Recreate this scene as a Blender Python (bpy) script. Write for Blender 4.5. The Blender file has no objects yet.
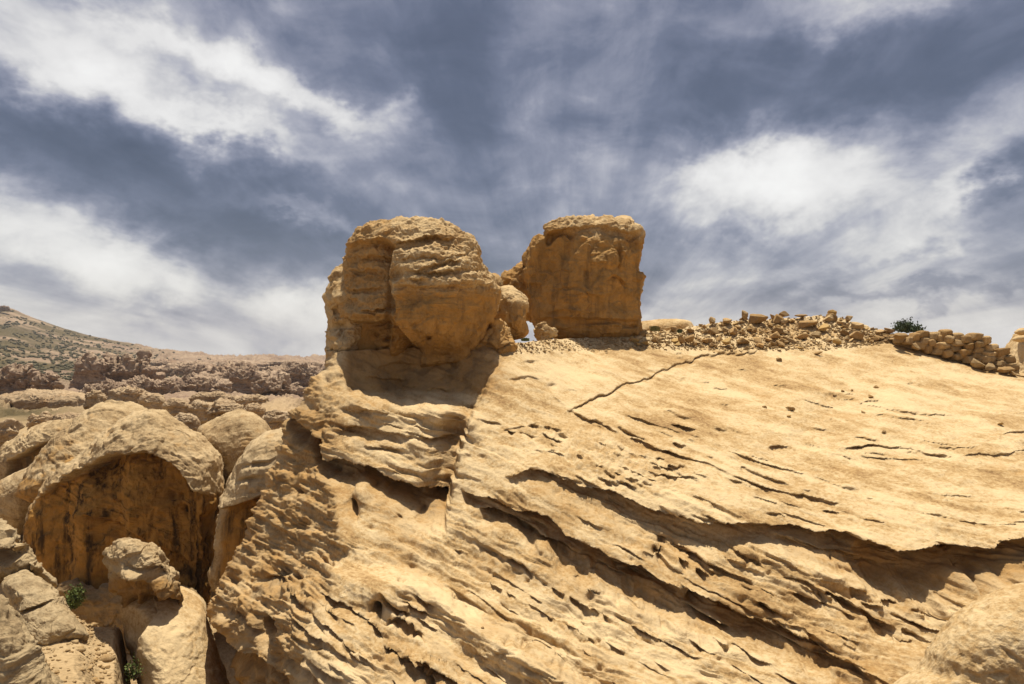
import bpy, math, random
import numpy as np
from mathutils import Vector, Euler

# ------------------------------------------------------------------ camera, sky, sun, exposure
sc = bpy.context.scene
R = math.radians
CZ = 20.0                      # eye height above the datum
F = 667.0                      # focal length in photo pixels
cam_d = bpy.data.cameras.new('camera'); cam = bpy.data.objects.new('camera', cam_d)
sc.collection.objects.link(cam)
cam.location = (0, 0, CZ); cam.rotation_euler = (R(90), 0, 0)
cam_d.sensor_width = 36; cam_d.lens = 36 * F / 1024
cam_d.clip_start = 0.1; cam_d.clip_end = 30000
sc.camera = cam

SUN_EL, SUN_AZ = 75.0, 5.0   # azimuth from +Y, positive to the right
EXPOSURE = 0.50
SUN_STRENGTH = 4.6
SKY_STRENGTH = 0.10

sd = bpy.data.lights.new('sun', 'SUN'); so = bpy.data.objects.new('sun', sd); sc.collection.objects.link(so)
sd.energy = SUN_STRENGTH; sd.angle = R(0.5); sd.color = (1.0, 0.93, 0.80)
_d = Vector((math.sin(R(SUN_AZ)) * math.cos(R(SUN_EL)), math.cos(R(SUN_AZ)) * math.cos(R(SUN_EL)), math.sin(R(SUN_EL))))
so.rotation_euler = _d.to_track_quat('Z', 'Y').to_euler(); so.location = (0, 0, 60)

sc.view_settings.view_transform = 'Standard'; sc.view_settings.look = 'None'
sc.view_settings.exposure = EXPOSURE; sc.view_settings.gamma = 1.0; sc.view_settings.use_curve_mapping = False
sc.cycles.use_denoising = True
sc.cycles.max_bounces = 6; sc.cycles.diffuse_bounces = 4


class NT:
    """small helper around a node tree"""
    def __init__(self, tree):
        self.t = tree; tree.nodes.clear()
    def n(self, kind, **kw):
        nd = self.t.nodes.new(kind)
        for k, v in kw.items(): setattr(nd, k, v)
        return nd
    def put(self, sock, v):
        if v is None: return
        if isinstance(v, bpy.types.NodeSocket): self.t.links.new(v, sock)
        else: sock.default_value = v
    def m(self, op, a, b=None, c=None, clamp=False):
        nd = self.n('ShaderNodeMath', operation=op, use_clamp=clamp)
        self.put(nd.inputs[0], a); self.put(nd.inputs[1], b)
        if c is not None: self.put(nd.inputs[2], c)
        return nd.outputs[0]
    def xyz(self, x, y, z):
        nd = self.n('ShaderNodeCombineXYZ')
        self.put(nd.inputs[0], x); self.put(nd.inputs[1], y); self.put(nd.inputs[2], z)
        return nd.outputs[0]
    def noise(self, vec, scale, detail=4, rough=0.5, dist=0.0, dim='3D'):
        nd = self.n('ShaderNodeTexNoise', noise_dimensions=dim)
        self.put(nd.inputs['Vector'], vec); nd.inputs['Scale'].default_value = scale
        nd.inputs['Detail'].default_value = detail; nd.inputs['Roughness'].default_value = rough
        nd.inputs['Distortion'].default_value = dist
        return nd.outputs['Fac']
    def ramp(self, fac, stops, interp='LINEAR'):
        nd = self.n('ShaderNodeValToRGB'); cr = nd.color_ramp; cr.interpolation = interp
        while len(cr.elements) > 1: cr.elements.remove(cr.elements[-1])
        for i, (p, c) in enumerate(stops):
            e = cr.elements[0] if i == 0 else cr.elements.new(p)
            e.position = p; e.color = (*c, 1) if len(c) == 3 else c
        self.put(nd.inputs['Fac'], fac)
        return nd.outputs['Color']
    def mix(self, fac, a, b, blend='MIX'):
        nd = self.n('ShaderNodeMix', data_type='RGBA', blend_type=blend)
        self.put(nd.inputs[0], fac)
        for k, v in ((6, a), (7, b)):
            if isinstance(v, tuple) and len(v) == 3: v = (*v, 1)
            self.put(nd.inputs[k], v)
        return nd.outputs[2]
    def mr(self, v, a, b, c=0.0, d=1.0, smooth=True):
        nd = self.n('ShaderNodeMapRange', interpolation_type='SMOOTHSTEP' if smooth else 'LINEAR')
        self.put(nd.inputs[0], v)
        for i, q in enumerate((a, b, c, d)): self.put(nd.inputs[i + 1], q)
        return nd.outputs[0]


def build_world():
    w = bpy.data.worlds.new('World'); sc.world = w; w.use_nodes = True
    T = NT(w.node_tree)
    tc = T.n('ShaderNodeTexCoord').outputs['Generated']
    nrm = T.n('ShaderNodeVectorMath', operation='NORMALIZE'); T.put(nrm.inputs[0], tc)
    sp = T.n('ShaderNodeSeparateXYZ'); T.put(sp.inputs[0], nrm.outputs[0])
    x, y, z = sp.outputs
    az = T.m('ARCTAN2', x, y); el = T.m('ARCSINE', z)
    # cloud layer as a flat sheet overhead: streaks lie along the wind, which blows along Y
    zz = T.m('ADD', T.m('MAXIMUM', z, 0.0), 0.14)
    u = T.m('DIVIDE', x, zz); v = T.m('DIVIDE', y, zz)
    sheet = T.xyz(u, T.m('MULTIPLY', v, 0.24), 0.0)
    warp = T.noise(sheet, 1.3, 3, 0.5)
    warp2 = T.noise(T.xyz(T.m('ADD', u, 7.3), T.m('MULTIPLY', v, 0.34), 4.0), 1.3, 3, 0.5)
    sheet_w = T.xyz(T.m('ADD', u, T.m('MULTIPLY', T.m('SUBTRACT', warp, 0.5), 0.5)),
                    T.m('ADD', T.m('MULTIPLY', v, 0.24), T.m('MULTIPLY', T.m('SUBTRACT', warp2, 0.5), 0.8)), 0.0)
    n1 = T.noise(sheet_w, 1.5, 8, 0.55)
    puff = T.noise(T.xyz(T.m('MULTIPLY', az, 1.0), T.m('MULTIPLY', el, 1.7), 2.0), 7.0, 9, 0.58, 0.4)
    # sky positions of the openings and of the dark banks, warped by noise so that no edge is clean
    w1 = T.noise(nrm.outputs[0], 5.0, 5, 0.6); w2 = T.noise(T.xyz(T.m('ADD', x, 3.1), y, z), 5.0, 5, 0.6)
    w3 = T.noise(T.xyz(x, T.m('ADD', y, 5.2), T.m('MULTIPLY', z, 1.6)), 16.0, 6, 0.6); w4 = T.noise(T.xyz(x, T.m('ADD', y, 9.7), T.m('MULTIPLY', z, 1.6)), 16.0, 6, 0.6)
    azw = T.m('ADD', az, T.m('ADD', T.m('MULTIPLY', T.m('SUBTRACT', w1, 0.5), 0.20), T.m('MULTIPLY', T.m('SUBTRACT', w3, 0.5), 0.10)))
    elw = T.m('ADD', el, T.m('ADD', T.m('MULTIPLY', T.m('SUBTRACT', w2, 0.5), 0.15), T.m('MULTIPLY', T.m('SUBTRACT', w4, 0.5), 0.08)))
    def patch(px, py, rx, ry, rot, amp):
        a0 = math.atan((px - 512) / F); e0 = math.atan((342 - py) / F * math.cos(a0))
        rx, ry = rx / F, ry / F; c, s = math.cos(R(rot)), math.sin(R(rot))
        dx = T.m('SUBTRACT', azw, a0); dy = T.m('SUBTRACT', e0, elw)    # dy downwards
        p = T.m('DIVIDE', T.m('MULTIPLY_ADD', dx, c, T.m('MULTIPLY', dy, s)), rx)
        q = T.m('DIVIDE', T.m('MULTIPLY_ADD', dy, c, T.m('MULTIPLY', dx, -s)), ry)
        r2 = T.m('ADD', T.m('MULTIPLY', p, p), T.m('MULTIPLY', q, q))
        return T.m('MULTIPLY', T.m('EXPONENT', T.m('MULTIPLY', r2, -1.0)), amp * (1.12 if amp > 0 else 1.0))
    patches = [
        (60, 60, 170, 28, 12, .42), (275, 92, 150, 16, 13, .44), (200, 120, 110, 10, 15, .28), (190, 78, 90, 8, 16, -.14), (395, 104, 22, 14, 0, .34), (60, 10, 160, 30, 8, .22),
        (20, 230, 130, 28, 16, .42), (150, 285, 170, 18, 8, .08), (310, 212, 80, 11, 8, .40), (300, 305, 60, 34, -25, .20), (215, 300, 70, 40, -30, -.16),
        (772, 176, 100, 52, 0, .70), (752, 160, 55, 30, 0, .25), (950, 195, 70, 14, -28, .34), (1015, 118, 90, 24, -24, .26),
        (960, 228, 90, 12, -14, .26), (545, 100, 60, 60, 0, .22), (870, 0, 110, 22, 0, .35), (600, 150, 50, 50, 0, .15),
        (450, 40, 170, 75, 20, -.34), (900, 65, 130, 55, 0, -.30), (130, 150, 270, 24, 13, -.38), (250, 235, 210, 32, 18, -.36),
        (690, 265, 200, 38, 0, -.20), (900, 290, 110, 7, 0, -.22), (1000, 205, 34, 16, -20, -.30), (690, 90, 150, 42, 0, -.24),
        (430, 150, 110, 50, 30, -.15)]
    tot = None
    for pt in patches:
        g = patch(*pt); tot = g if tot is None else T.m('ADD', tot, g)
    base = T.m('ADD', T.m('MULTIPLY', T.m('SUBTRACT', n1, 0.5), 0.75), T.m('MULTIPLY', T.m('SUBTRACT', puff, 0.5), 1.1))
    horizon = T.mr(el, 0.20, -0.02, 0.0, 0.46)
    da, de = T.m('SUBTRACT', az, 0.09), T.m('ADD', el, 0.10)                # streaks fan out from where the wind rows meet
    fan = T.m('ARCTAN2', da, de); rad = T.m('SQRT', T.m('ADD', T.m('MULTIPLY', da, da), T.m('MULTIPLY', de, de)))
    streak = T.noise(T.xyz(T.m('MULTIPLY', fan, 5.0), T.m('MULTIPLY', rad, 2.6), 1.7), 1.0, 7, 0.6)
    base = T.m('ADD', base, T.m('MULTIPLY', T.m('SUBTRACT', streak, 0.5), 0.60))
    val = T.m('ADD', T.m('ADD', base, tot), T.m('ADD', horizon, 0.37))
    val = T.m('DIVIDE', T.m('ADD', val, 0.35), 1.75)
    cloud = T.ramp(val, [(0.0, (.036, .044, .070)), (0.20, (.062, .073, .110)), (0.32, (.098, .110, .157)), (0.44, (.180, .188, .238)), (0.545, (.315, .314, .350)),
                         (0.62, (.45, .440, .440)), (0.72, (.58, .565, .545)), (0.85, (.66, .645, .62)), (1.0, (.72, .71, .68))])
    sky = T.n('ShaderNodeTexSky', sky_type='NISHITA'); sky.sun_disc = False
    sky.sun_elevation = R(SUN_EL); sky.sun_rotation = R(SUN_AZ); sky.dust_density = 2.0
    skc = T.mix(1.0, sky.outputs[0], (SKY_STRENGTH,) * 3, 'MULTIPLY')
    thin = T.mr(el, 0.75, 1.4, 0.12, 0.6)              # the cloud thins out towards the zenith
    col = T.mix(thin, cloud, skc)
    bg = T.n('ShaderNodeBackground'); T.put(bg.inputs[0], col); bg.inputs[1].default_value = 1.0
    out = T.n('ShaderNodeOutputWorld'); T.put(out.inputs[0], bg.outputs[0])
build_world()

# ------------------------------------------------------------------ numpy noise
def _h(ix, iy, iz, seed):
    with np.errstate(over='ignore'):
        h = (ix.astype(np.uint32) * np.uint32(374761393)) ^ (iy.astype(np.uint32) * np.uint32(668265263)) \
            ^ (iz.astype(np.uint32) * np.uint32(2147483647)) ^ np.uint32((seed * 974634777 + 12345) & 0xffffffff)
        h = (h ^ (h >> np.uint32(13))) * np.uint32(1274126177)
        h = (h ^ (h >> np.uint32(16))) * np.uint32(2246822519)
        h ^= h >> np.uint32(15)
    return h
def h01(ix, iy, iz, seed): return _h(ix, iy, iz, seed).astype(np.float64) / 4294967295.0
_G = np.array([(1,1,0),(-1,1,0),(1,-1,0),(-1,-1,0),(1,0,1),(-1,0,1),(1,0,-1),(-1,0,-1),(0,1,1),(0,-1,1),(0,1,-1),(0,-1,-1)], float)
def perlin(x, y, z=0.0, seed=0):
    x, y, z = np.broadcast_arrays(np.asarray(x, float), y, z)
    ix, iy, iz = np.floor(x), np.floor(y), np.floor(z)
    fx, fy, fz = x - ix, y - iy, z - iz
    ix, iy, iz = ix.astype(np.int64), iy.astype(np.int64), iz.astype(np.int64)
    u, v, w = (t * t * t * (t * (t * 6 - 15) + 10) for t in (fx, fy, fz))
    def g(dx, dy, dz):
        gr = _G[_h(ix + dx, iy + dy, iz + dz, seed) % 12]
        return gr[..., 0] * (fx - dx) + gr[..., 1] * (fy - dy) + gr[..., 2] * (fz - dz)
    def l(a, b, t): return a + (b - a) * t
    return l(l(l(g(0,0,0), g(1,0,0), u), l(g(0,1,0), g(1,1,0), u), v),
             l(l(g(0,0,1), g(1,0,1), u), l(g(0,1,1), g(1,1,1), u), v), w)
def fbm(x, y, z=0.0, seed=0, oct=4, gain=0.5, ridged=False):
    s, a, f, tot = 0.0, 1.0, 1.0, 0.0
    for o in range(oct):
        n = perlin(np.asarray(x) * f, np.asarray(y) * f, np.asarray(z) * f, seed + o)
        if ridged: n = 0.5 - np.abs(n) * 1.6
        s = s + n * a; tot += a; a *= gain; f *= 2.03
    return s / tot
def worley(x, y, z=0.0, seed=0):
    x, y, z = np.broadcast_arrays(np.asarray(x, float), y, z)
    ix, iy, iz = (np.floor(t).astype(np.int64) for t in (x, y, z))
    best = np.full(x.shape, 9.0)
    for dx in (-1, 0, 1):
        for dy in (-1, 0, 1):
            for dz in (-1, 0, 1):
                cx, cy, cz = ix + dx, iy + dy, iz + dz
                d = (cx + h01(cx, cy, cz, seed) - x) ** 2 + (cy + h01(cx, cy, cz, seed + 1) - y) ** 2 + (cz + h01(cx, cy, cz, seed + 2) - z) ** 2
                best = np.minimum(best, d)
    return np.sqrt(best)
def chunks(x, y, z, seed, soft=.16):
    """blocky fracture: every cell stands at its own level"""
    x, y, z = np.broadcast_arrays(np.asarray(x, float), y, z)
    ix, iy, iz = (np.floor(t).astype(np.int64) for t in (x, y, z))
    f1 = np.full(x.shape, 9.0); f2 = np.full(x.shape, 9.0); hh = np.zeros(x.shape); gx = np.zeros(x.shape); gy = np.zeros(x.shape)
    for dx in (-1, 0, 1):
        for dy in (-1, 0, 1):
            for dz in (-1, 0, 1):
                cx, cy, cz = ix + dx, iy + dy, iz + dz
                ax, ay, az_ = cx + h01(cx, cy, cz, seed) - x, cy + h01(cx, cy, cz, seed + 1) - y, cz + h01(cx, cy, cz, seed + 2) - z
                d = np.sqrt(ax * ax + ay * ay + az_ * az_); near = d < f1
                f2 = np.where(near, f1, np.minimum(f2, d)); hh = np.where(near, h01(cx, cy, cz, seed + 3), hh)
                gx = np.where(near, (h01(cx, cy, cz, seed + 4) - .5) * ax, gx); gy = np.where(near, (h01(cx, cy, cz, seed + 5) - .5) * (ay + az_), gy)
                f1 = np.where(near, d, f1)
    return ((hh - .5) + 1.2 * (gx + gy)) * sst(0, soft, f2 - f1) - .12 * (1 - sst(0, soft, f2 - f1))
def sst(a, b, x):
    t = np.clip((np.asarray(x, float) - a) / (b - a), 0, 1); return t * t * (3 - 2 * t)
def gauss(px, py, cx, cy, rx, ry, rot=0):
    c, s = math.cos(R(rot)), math.sin(R(rot)); dx, dy = px - cx, py - cy
    return np.exp(-((dx * c + dy * s) / rx) ** 2 - ((dy * c - dx * s) / ry) ** 2)
def beds(q, along, seed, soft=0.18):
    """differential erosion: every bed has its own resistance, with a small overhang at its foot"""
    k = np.floor(q); t = q - k; z = np.zeros_like(k).astype(np.int64)
    a0 = h01(k.astype(np.int64), z, z, seed) ; a1 = h01(k.astype(np.int64) + 1, z, z, seed)
    edge = sst(1 - soft, 1, t)
    prof = a0 + (a1 - a0) * edge + 0.35 * (np.sqrt(np.clip(1 - t, 0, 1)) - 0.66) * (1 - edge)
    mod = 0.55 + 0.9 * perlin(along, k * 3.7, 0.5, seed + 9)
    return (prof - 0.5) * np.clip(mod, 0, 1.3)

# ------------------------------------------------------------------ mesh helpers
def P(px, py, Y):
    """world point that stands Y metres away along the view axis in the direction of photo pixel (px, py)"""
    px, py, Y = np.broadcast_arrays(np.asarray(px, float), py, Y)
    return np.stack([Y * (px - 512) / F, Y * np.ones_like(px), CZ - Y * (py - 342) / F], -1)
def tag(o, label=None, cat=None, group=None, kind=None):
    if label: o['label'] = label
    if cat: o['category'] = cat
    if group: o['group'] = group
    if kind: o['kind'] = kind
    return o
def mesh_obj(name, V, F_, mat, attrs=None, parent=None, smooth=True, F3=None):
    me = bpy.data.meshes.new(name)
    V = np.asarray(V, np.float32); F_ = np.asarray(F_, np.int32).reshape(-1, 4)
    F3 = np.zeros((0, 3), np.int32) if F3 is None else np.asarray(F3, np.int32).reshape(-1, 3)
    n4, n3 = len(F_), len(F3)
    me.vertices.add(len(V)); me.vertices.foreach_set('co', V.ravel())
    me.loops.add(n4 * 4 + n3 * 3); me.loops.foreach_set('vertex_index', np.concatenate([F_.ravel(), F3.ravel()]))
    me.polygons.add(n4 + n3)
    me.polygons.foreach_set('loop_start', np.concatenate([np.arange(n4) * 4, n4 * 4 + np.arange(n3) * 3]).astype(np.int32))
    me.update(calc_edges=True)
    if smooth: me.polygons.foreach_set('use_smooth', np.ones(n4 + n3, bool))
    for k, a in (attrs or {}).items():
        at = me.attributes.new(k, 'FLOAT', 'POINT'); at.data.foreach_set('value', np.asarray(a, np.float32).ravel())
    if mat: me.materials.append(mat)
    me.validate()
    o = bpy.data.objects.new(name, me); sc.collection.objects.link(o)
    if parent: o.parent = parent
    return o
def empty(name, loc):
    o = bpy.data.objects.new(name, None); sc.collection.objects.link(o); o.location = loc; o.empty_display_size = .2
    bpy.context.view_layer.update()
    return o
def grid_faces(nr, nc, wrap=False):
    i = np.arange(nr - 1)[:, None]; j = np.arange(nc if wrap else nc - 1)[None, :]
    j2 = (j + 1) % nc
    return np.stack([i * nc + j, i * nc + j2, (i + 1) * nc + j2, (i + 1) * nc + j], -1).reshape(-1, 4)
def normals(V, F_):
    a, b, c, d = (V[F_[:, k]] for k in range(4))
    n = np.cross(c - a, d - b)
    N = np.zeros_like(V)
    for k in range(4):
        for ax in range(3): N[:, ax] += np.bincount(F_[:, k], n[:, ax], len(V))
    return N / np.maximum(np.linalg.norm(N, axis=1, keepdims=True), 1e-9)

# ------------------------------------------------------------------ materials
def sandstone(name, light, mid, dark, ochre, stain, lam_scale=1.0, grain=1.0, bump=0.5, streaks=0.6, coord='pos', band=0.5, stone_var=.05):
    m = bpy.data.materials.new(name); m.use_nodes = True; T = NT(m.node_tree)
    if coord == 'pos': vec = T.n('ShaderNodeNewGeometry').outputs['Position']
    else: vec = T.n('ShaderNodeTexCoord').outputs['Object']
    info = T.n('ShaderNodeObjectInfo')
    lam = T.n('ShaderNodeAttribute', attribute_name='lam').outputs['Fac']
    varn = T.n('ShaderNodeAttribute', attribute_name='varn').outputs['Fac']
    g = grain
    big = T.noise(vec, 0.35 * g, 6, 0.62)
    med = T.noise(vec, 2.2 * g, 6, 0.64)
    fine = T.noise(vec, 14 * g, 6, 0.7)
    grit = T.noise(vec, 60 * g, 3, 0.6)
    sp = T.n('ShaderNodeSeparateXYZ'); T.put(sp.inputs[0], vec)
    lamn = T.noise(T.xyz(T.m('MULTIPLY', lam, lam_scale), T.m('MULTIPLY', sp.outputs[0], 0.35 * g), T.m('MULTIPLY', sp.outputs[1], 0.35 * g)), 1.0, 2, 0.6)
    f = T.m('ADD', T.m('ADD', T.m('MULTIPLY', T.m('SUBTRACT', lamn, 0.5), 1.3 * band), T.m('MULTIPLY', T.m('SUBTRACT', big, 0.5), 0.8)),
            T.m('ADD', T.m('MULTIPLY', T.m('SUBTRACT', med, 0.5), 0.6), T.m('MULTIPLY', T.m('SUBTRACT', fine, 0.5), 0.85)))
    f = T.m('ADD', f, 0.5)
    col = T.ramp(f, [(0.18, dark), (0.40, mid), (0.58, light), (0.85, tuple(min(1, c * 1.15) for c in light))])
    # rusty blotches
    rust = T.mr(T.noise(vec, 0.9 * g, 6, 0.65, 0.2), 0.54, 0.72)
    col = T.mix(T.m('MULTIPLY', rust, 0.45), col, ochre)
    # fresh ochre faces with dark run-off streaks
    run = T.noise(T.xyz(T.m('MULTIPLY', sp.outputs[0], 2.6 * g), T.m('MULTIPLY', sp.outputs[1], 2.6 * g), T.m('MULTIPLY', sp.outputs[2], 0.30 * g)), 1.0, 6, 0.65)
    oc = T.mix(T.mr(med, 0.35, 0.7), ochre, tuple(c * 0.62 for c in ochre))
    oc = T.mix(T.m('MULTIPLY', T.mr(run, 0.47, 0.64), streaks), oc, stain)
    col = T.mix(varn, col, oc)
    # dark specks: lichen and pits
    spk = T.mr(T.noise(vec, 26 * g, 4, 0.7), 0.63, 0.72)
    col = T.mix(T.m('MULTIPLY', spk, 0.38), col, stain)
    vr = T.m('ADD', 1 - stone_var, T.m('MULTIPLY', info.outputs['Random'], 1.4 * stone_var))
    col = T.mix(1.0, col, T.xyz(vr, vr, vr), 'MULTIPLY')
    h = T.m('ADD', T.m('ADD', T.m('MULTIPLY', med, 0.06 / g), T.m('MULTIPLY', fine, 0.032 / g)),
            T.m('ADD', T.m('MULTIPLY', grit, 0.007 / g), T.m('MULTIPLY', lamn, 0.035 * band)))
    bp = T.n('ShaderNodeBump'); bp.inputs['Strength'].default_value = bump; bp.inputs['Distance'].default_value = 1.0
    T.put(bp.inputs['Height'], h)
    b = T.n('ShaderNodeBsdfPrincipled'); T.put(b.inputs['Base Color'], col); b.inputs['Roughness'].default_value = 0.93
    b.inputs['Specular IOR Level'].default_value = 0.15
    T.put(b.inputs['Normal'], bp.outputs[0])
    o = T.n('ShaderNodeOutputMaterial'); T.put(o.inputs[0], b.outputs[0])
    return m

M_OUT = sandstone('sandstone_outcrop', (.56, .418, .230), (.42, .276, .122), (.215, .122, .048), (.38, .215, .072), (.12, .072, .034), lam_scale=0.13, bump=0.85)
M_BOULD = sandstone('sandstone_boulder', (.50, .36, .185), (.41, .262, .112), (.22, .120, .045), (.44, .238, .066), (.13, .075, .032), lam_scale=5.0, bump=0.8)
M_DOME = sandstone('sandstone_dome', (.44, .325, .18), (.33, .228, .115), (.15, .098, .05), (.38, .195, .045), (.045, .026, .011), lam_scale=4.5, bump=0.9, streaks=0.95)
M_GREY = sandstone('sandstone_grey', (.38, .285, .160), (.28, .20, .106), (.125, .085, .046), (.30, .18, .07), (.06, .042, .025), lam_scale=6.0, bump=0.9)
M_FAR = sandstone('sandstone_far', (.37, .27, .18), (.265, .18, .118), (.14, .092, .064), (.25, .145, .080), (.07, .045, .032), lam_scale=1.2, grain=0.12, bump=0.9)
M_MIDROCK = sandstone('sandstone_mid', (.43, .315, .19), (.33, .23, .13), (.18, .115, .065), (.30, .17, .07), (.08, .052, .03), lam_scale=3.0, grain=0.35, bump=0.9)
M_STONE = sandstone('rubble_stone', (.48, .345, .18), (.35, .225, .10), (.20, .112, .046), (.40, .215, .060), (.14, .09, .045), grain=3.0, bump=0.6, coord='obj', band=0.0, stone_var=.32)
M_PALE = sandstone('pale_stone', (.60, .45, .23), (.52, .36, .15), (.36, .22, .08), (.5, .3, .09), (.2, .13, .06), grain=3.0, bump=0.5, coord='obj', band=0.0)

def plain_mat(name, c1, c2, scale=8, rough=0.9, bump=0.0):
    m = bpy.data.materials.new(name); m.use_nodes = True; T = NT(m.node_tree)
    vec = T.n('ShaderNodeTexCoord').outputs['Object']
    n = T.noise(vec, scale, 5, 0.65)
    col = T.ramp(n, [(0.3, c1), (0.7, c2)])
    b = T.n('ShaderNodeBsdfPrincipled'); T.put(b.inputs['Base Color'], col); b.inputs['Roughness'].default_value = rough
    b.inputs['Specular IOR Level'].default_value = 0.2
    o = T.n('ShaderNodeOutputMaterial'); T.put(o.inputs[0], b.outputs[0])
    return m
M_LEAF = plain_mat('shrub_leaf', (.030, .045, .022), (.075, .095, .045), 6)
M_GREEN = plain_mat('fresh_leaf', (.05, .075, .018), (.13, .15, .04), 6)
M_DRY = plain_mat('dry_grass', (.13, .13, .045), (.24, .21, .09), 6)
M_STEM = plain_mat('woody_stem', (.09, .065, .04), (.16, .12, .08), 12)
M_SCRUB = plain_mat('hill_scrub', (.060, .055, .030), (.115, .098, .050), 0.2)

# ------------------------------------------------------------------ features traced on rock faces
def lipfun(px, py, pts, A, W, **kw):
    """how far the rock is hollowed out beyond a lip line (metres)"""
    p = np.asarray(pts, float); wm = float(np.max(W)); out = np.zeros(np.shape(px))
    sel = (px > p[:, 0].min()) & (px < p[:, 0].max()) & (py > p[:, 1].min() - max(3 * wm, 12) - 12) & (py < p[:, 1].max() + 1.8 * wm + 12)
    if sel.any(): out[sel] = _lip(px[sel], py[sel], pts, A, W, **kw)
    return out
def _lip(px, py, pts, A, W, axis='x', jag=2.0, sharp=2.0, seed=1, taper=14, gate=0.0, bulge=0.25, wv=.8, av=.9):
    pts = np.asarray(pts, float)
    a, b = (px, py) if axis == 'x' else (py, px)
    xs, ys = (pts[:, 0], pts[:, 1]) if axis == 'x' else (pts[:, 1], pts[:, 0])
    tt = np.linspace(0, 1, len(xs))
    yl = np.interp(a, xs, ys) + jag * (perlin(a / 27.0, seed * 3.3, 0.5, seed) * 1.9 + perlin(a / 8.3, seed * 2.3, .5, seed + 5) * .9 + perlin(a / 3.1, seed * 1.7, .5, seed + 1) * .55)
    Aa = np.interp(a, xs, np.interp(tt, np.linspace(0, 1, np.size(A)), np.atleast_1d(A)))
    Wa = np.interp(a, xs, np.interp(tt, np.linspace(0, 1, np.size(W)), np.atleast_1d(W)))
    Wa = Wa * (1 + wv * perlin(a / 17.0, seed * 5.1, .5, seed + 2))
    Aa = Aa * np.clip(1 + av * perlin(a / 29.0, seed * 4.4, .5, seed + 7), .3, 2)
    d = b - yl
    end = sst(0, taper, a - xs[0]) * sst(0, taper, xs[-1] - a)
    if gate: end = end * sst(-0.15, 0.15, perlin(a / gate, seed * 2.2, .5, seed + 4))
    g = sst(0, sharp, d) * (1 - sst(.55, 1.0, d / np.maximum(Wa, 1e-3)))
    bl = bulge * np.exp(-(d / np.maximum(Wa * .7, 2)) ** 2) * (d < 0) * (Aa > 0)
    return end * Aa * (g - bl)
def crack(px, py, pts, A, W, jag=1.5, seed=1, gate=0.0):
    pts = np.asarray(pts, float)
    yl = np.interp(px, pts[:, 0], pts[:, 1]) + jag * (perlin(px / 10.0, seed * 3.1, .5, seed) * 1.5 + perlin(px / 4.0, seed * 1.9, .5, seed + 1))
    end = sst(0, 12, px - pts[0, 0]) * sst(0, 12, pts[-1, 0] - px)
    if gate: end = end * sst(-0.1, 0.15, perlin(px / gate, seed * 2.2, .5, seed + 4))
    w = W * (0.7 + 0.6 * perlin(px / 13.0, seed, .5, seed + 3))
    return end * A * np.exp(-((py - yl) / np.maximum(w, .5)) ** 2)
def rbf(ctrl, px, py, scale=100.0):
    c = np.asarray(ctrl, float); n = len(c)
    X = c[:, :2] / scale
    def phi(r2): return 0.5 * r2 * np.log(r2 + 1e-9)
    K = phi(((X[:, None] - X[None]) ** 2).sum(-1)); Q = np.c_[np.ones(n), X]
    A = np.zeros((n + 3, n + 3)); A[:n, :n] = K + np.eye(n) * 1e-3; A[:n, n:] = Q; A[n:, :n] = Q.T
    w = np.linalg.solve(A, np.r_[c[:, 2], 0, 0, 0])
    x, y = px / scale, py / scale
    out = w[n] + w[n + 1] * x + w[n + 2] * y
    for i in range(n): out = out + w[i] * phi((x - X[i, 0]) ** 2 + (y - X[i, 1]) ** 2)
    return out

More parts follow.
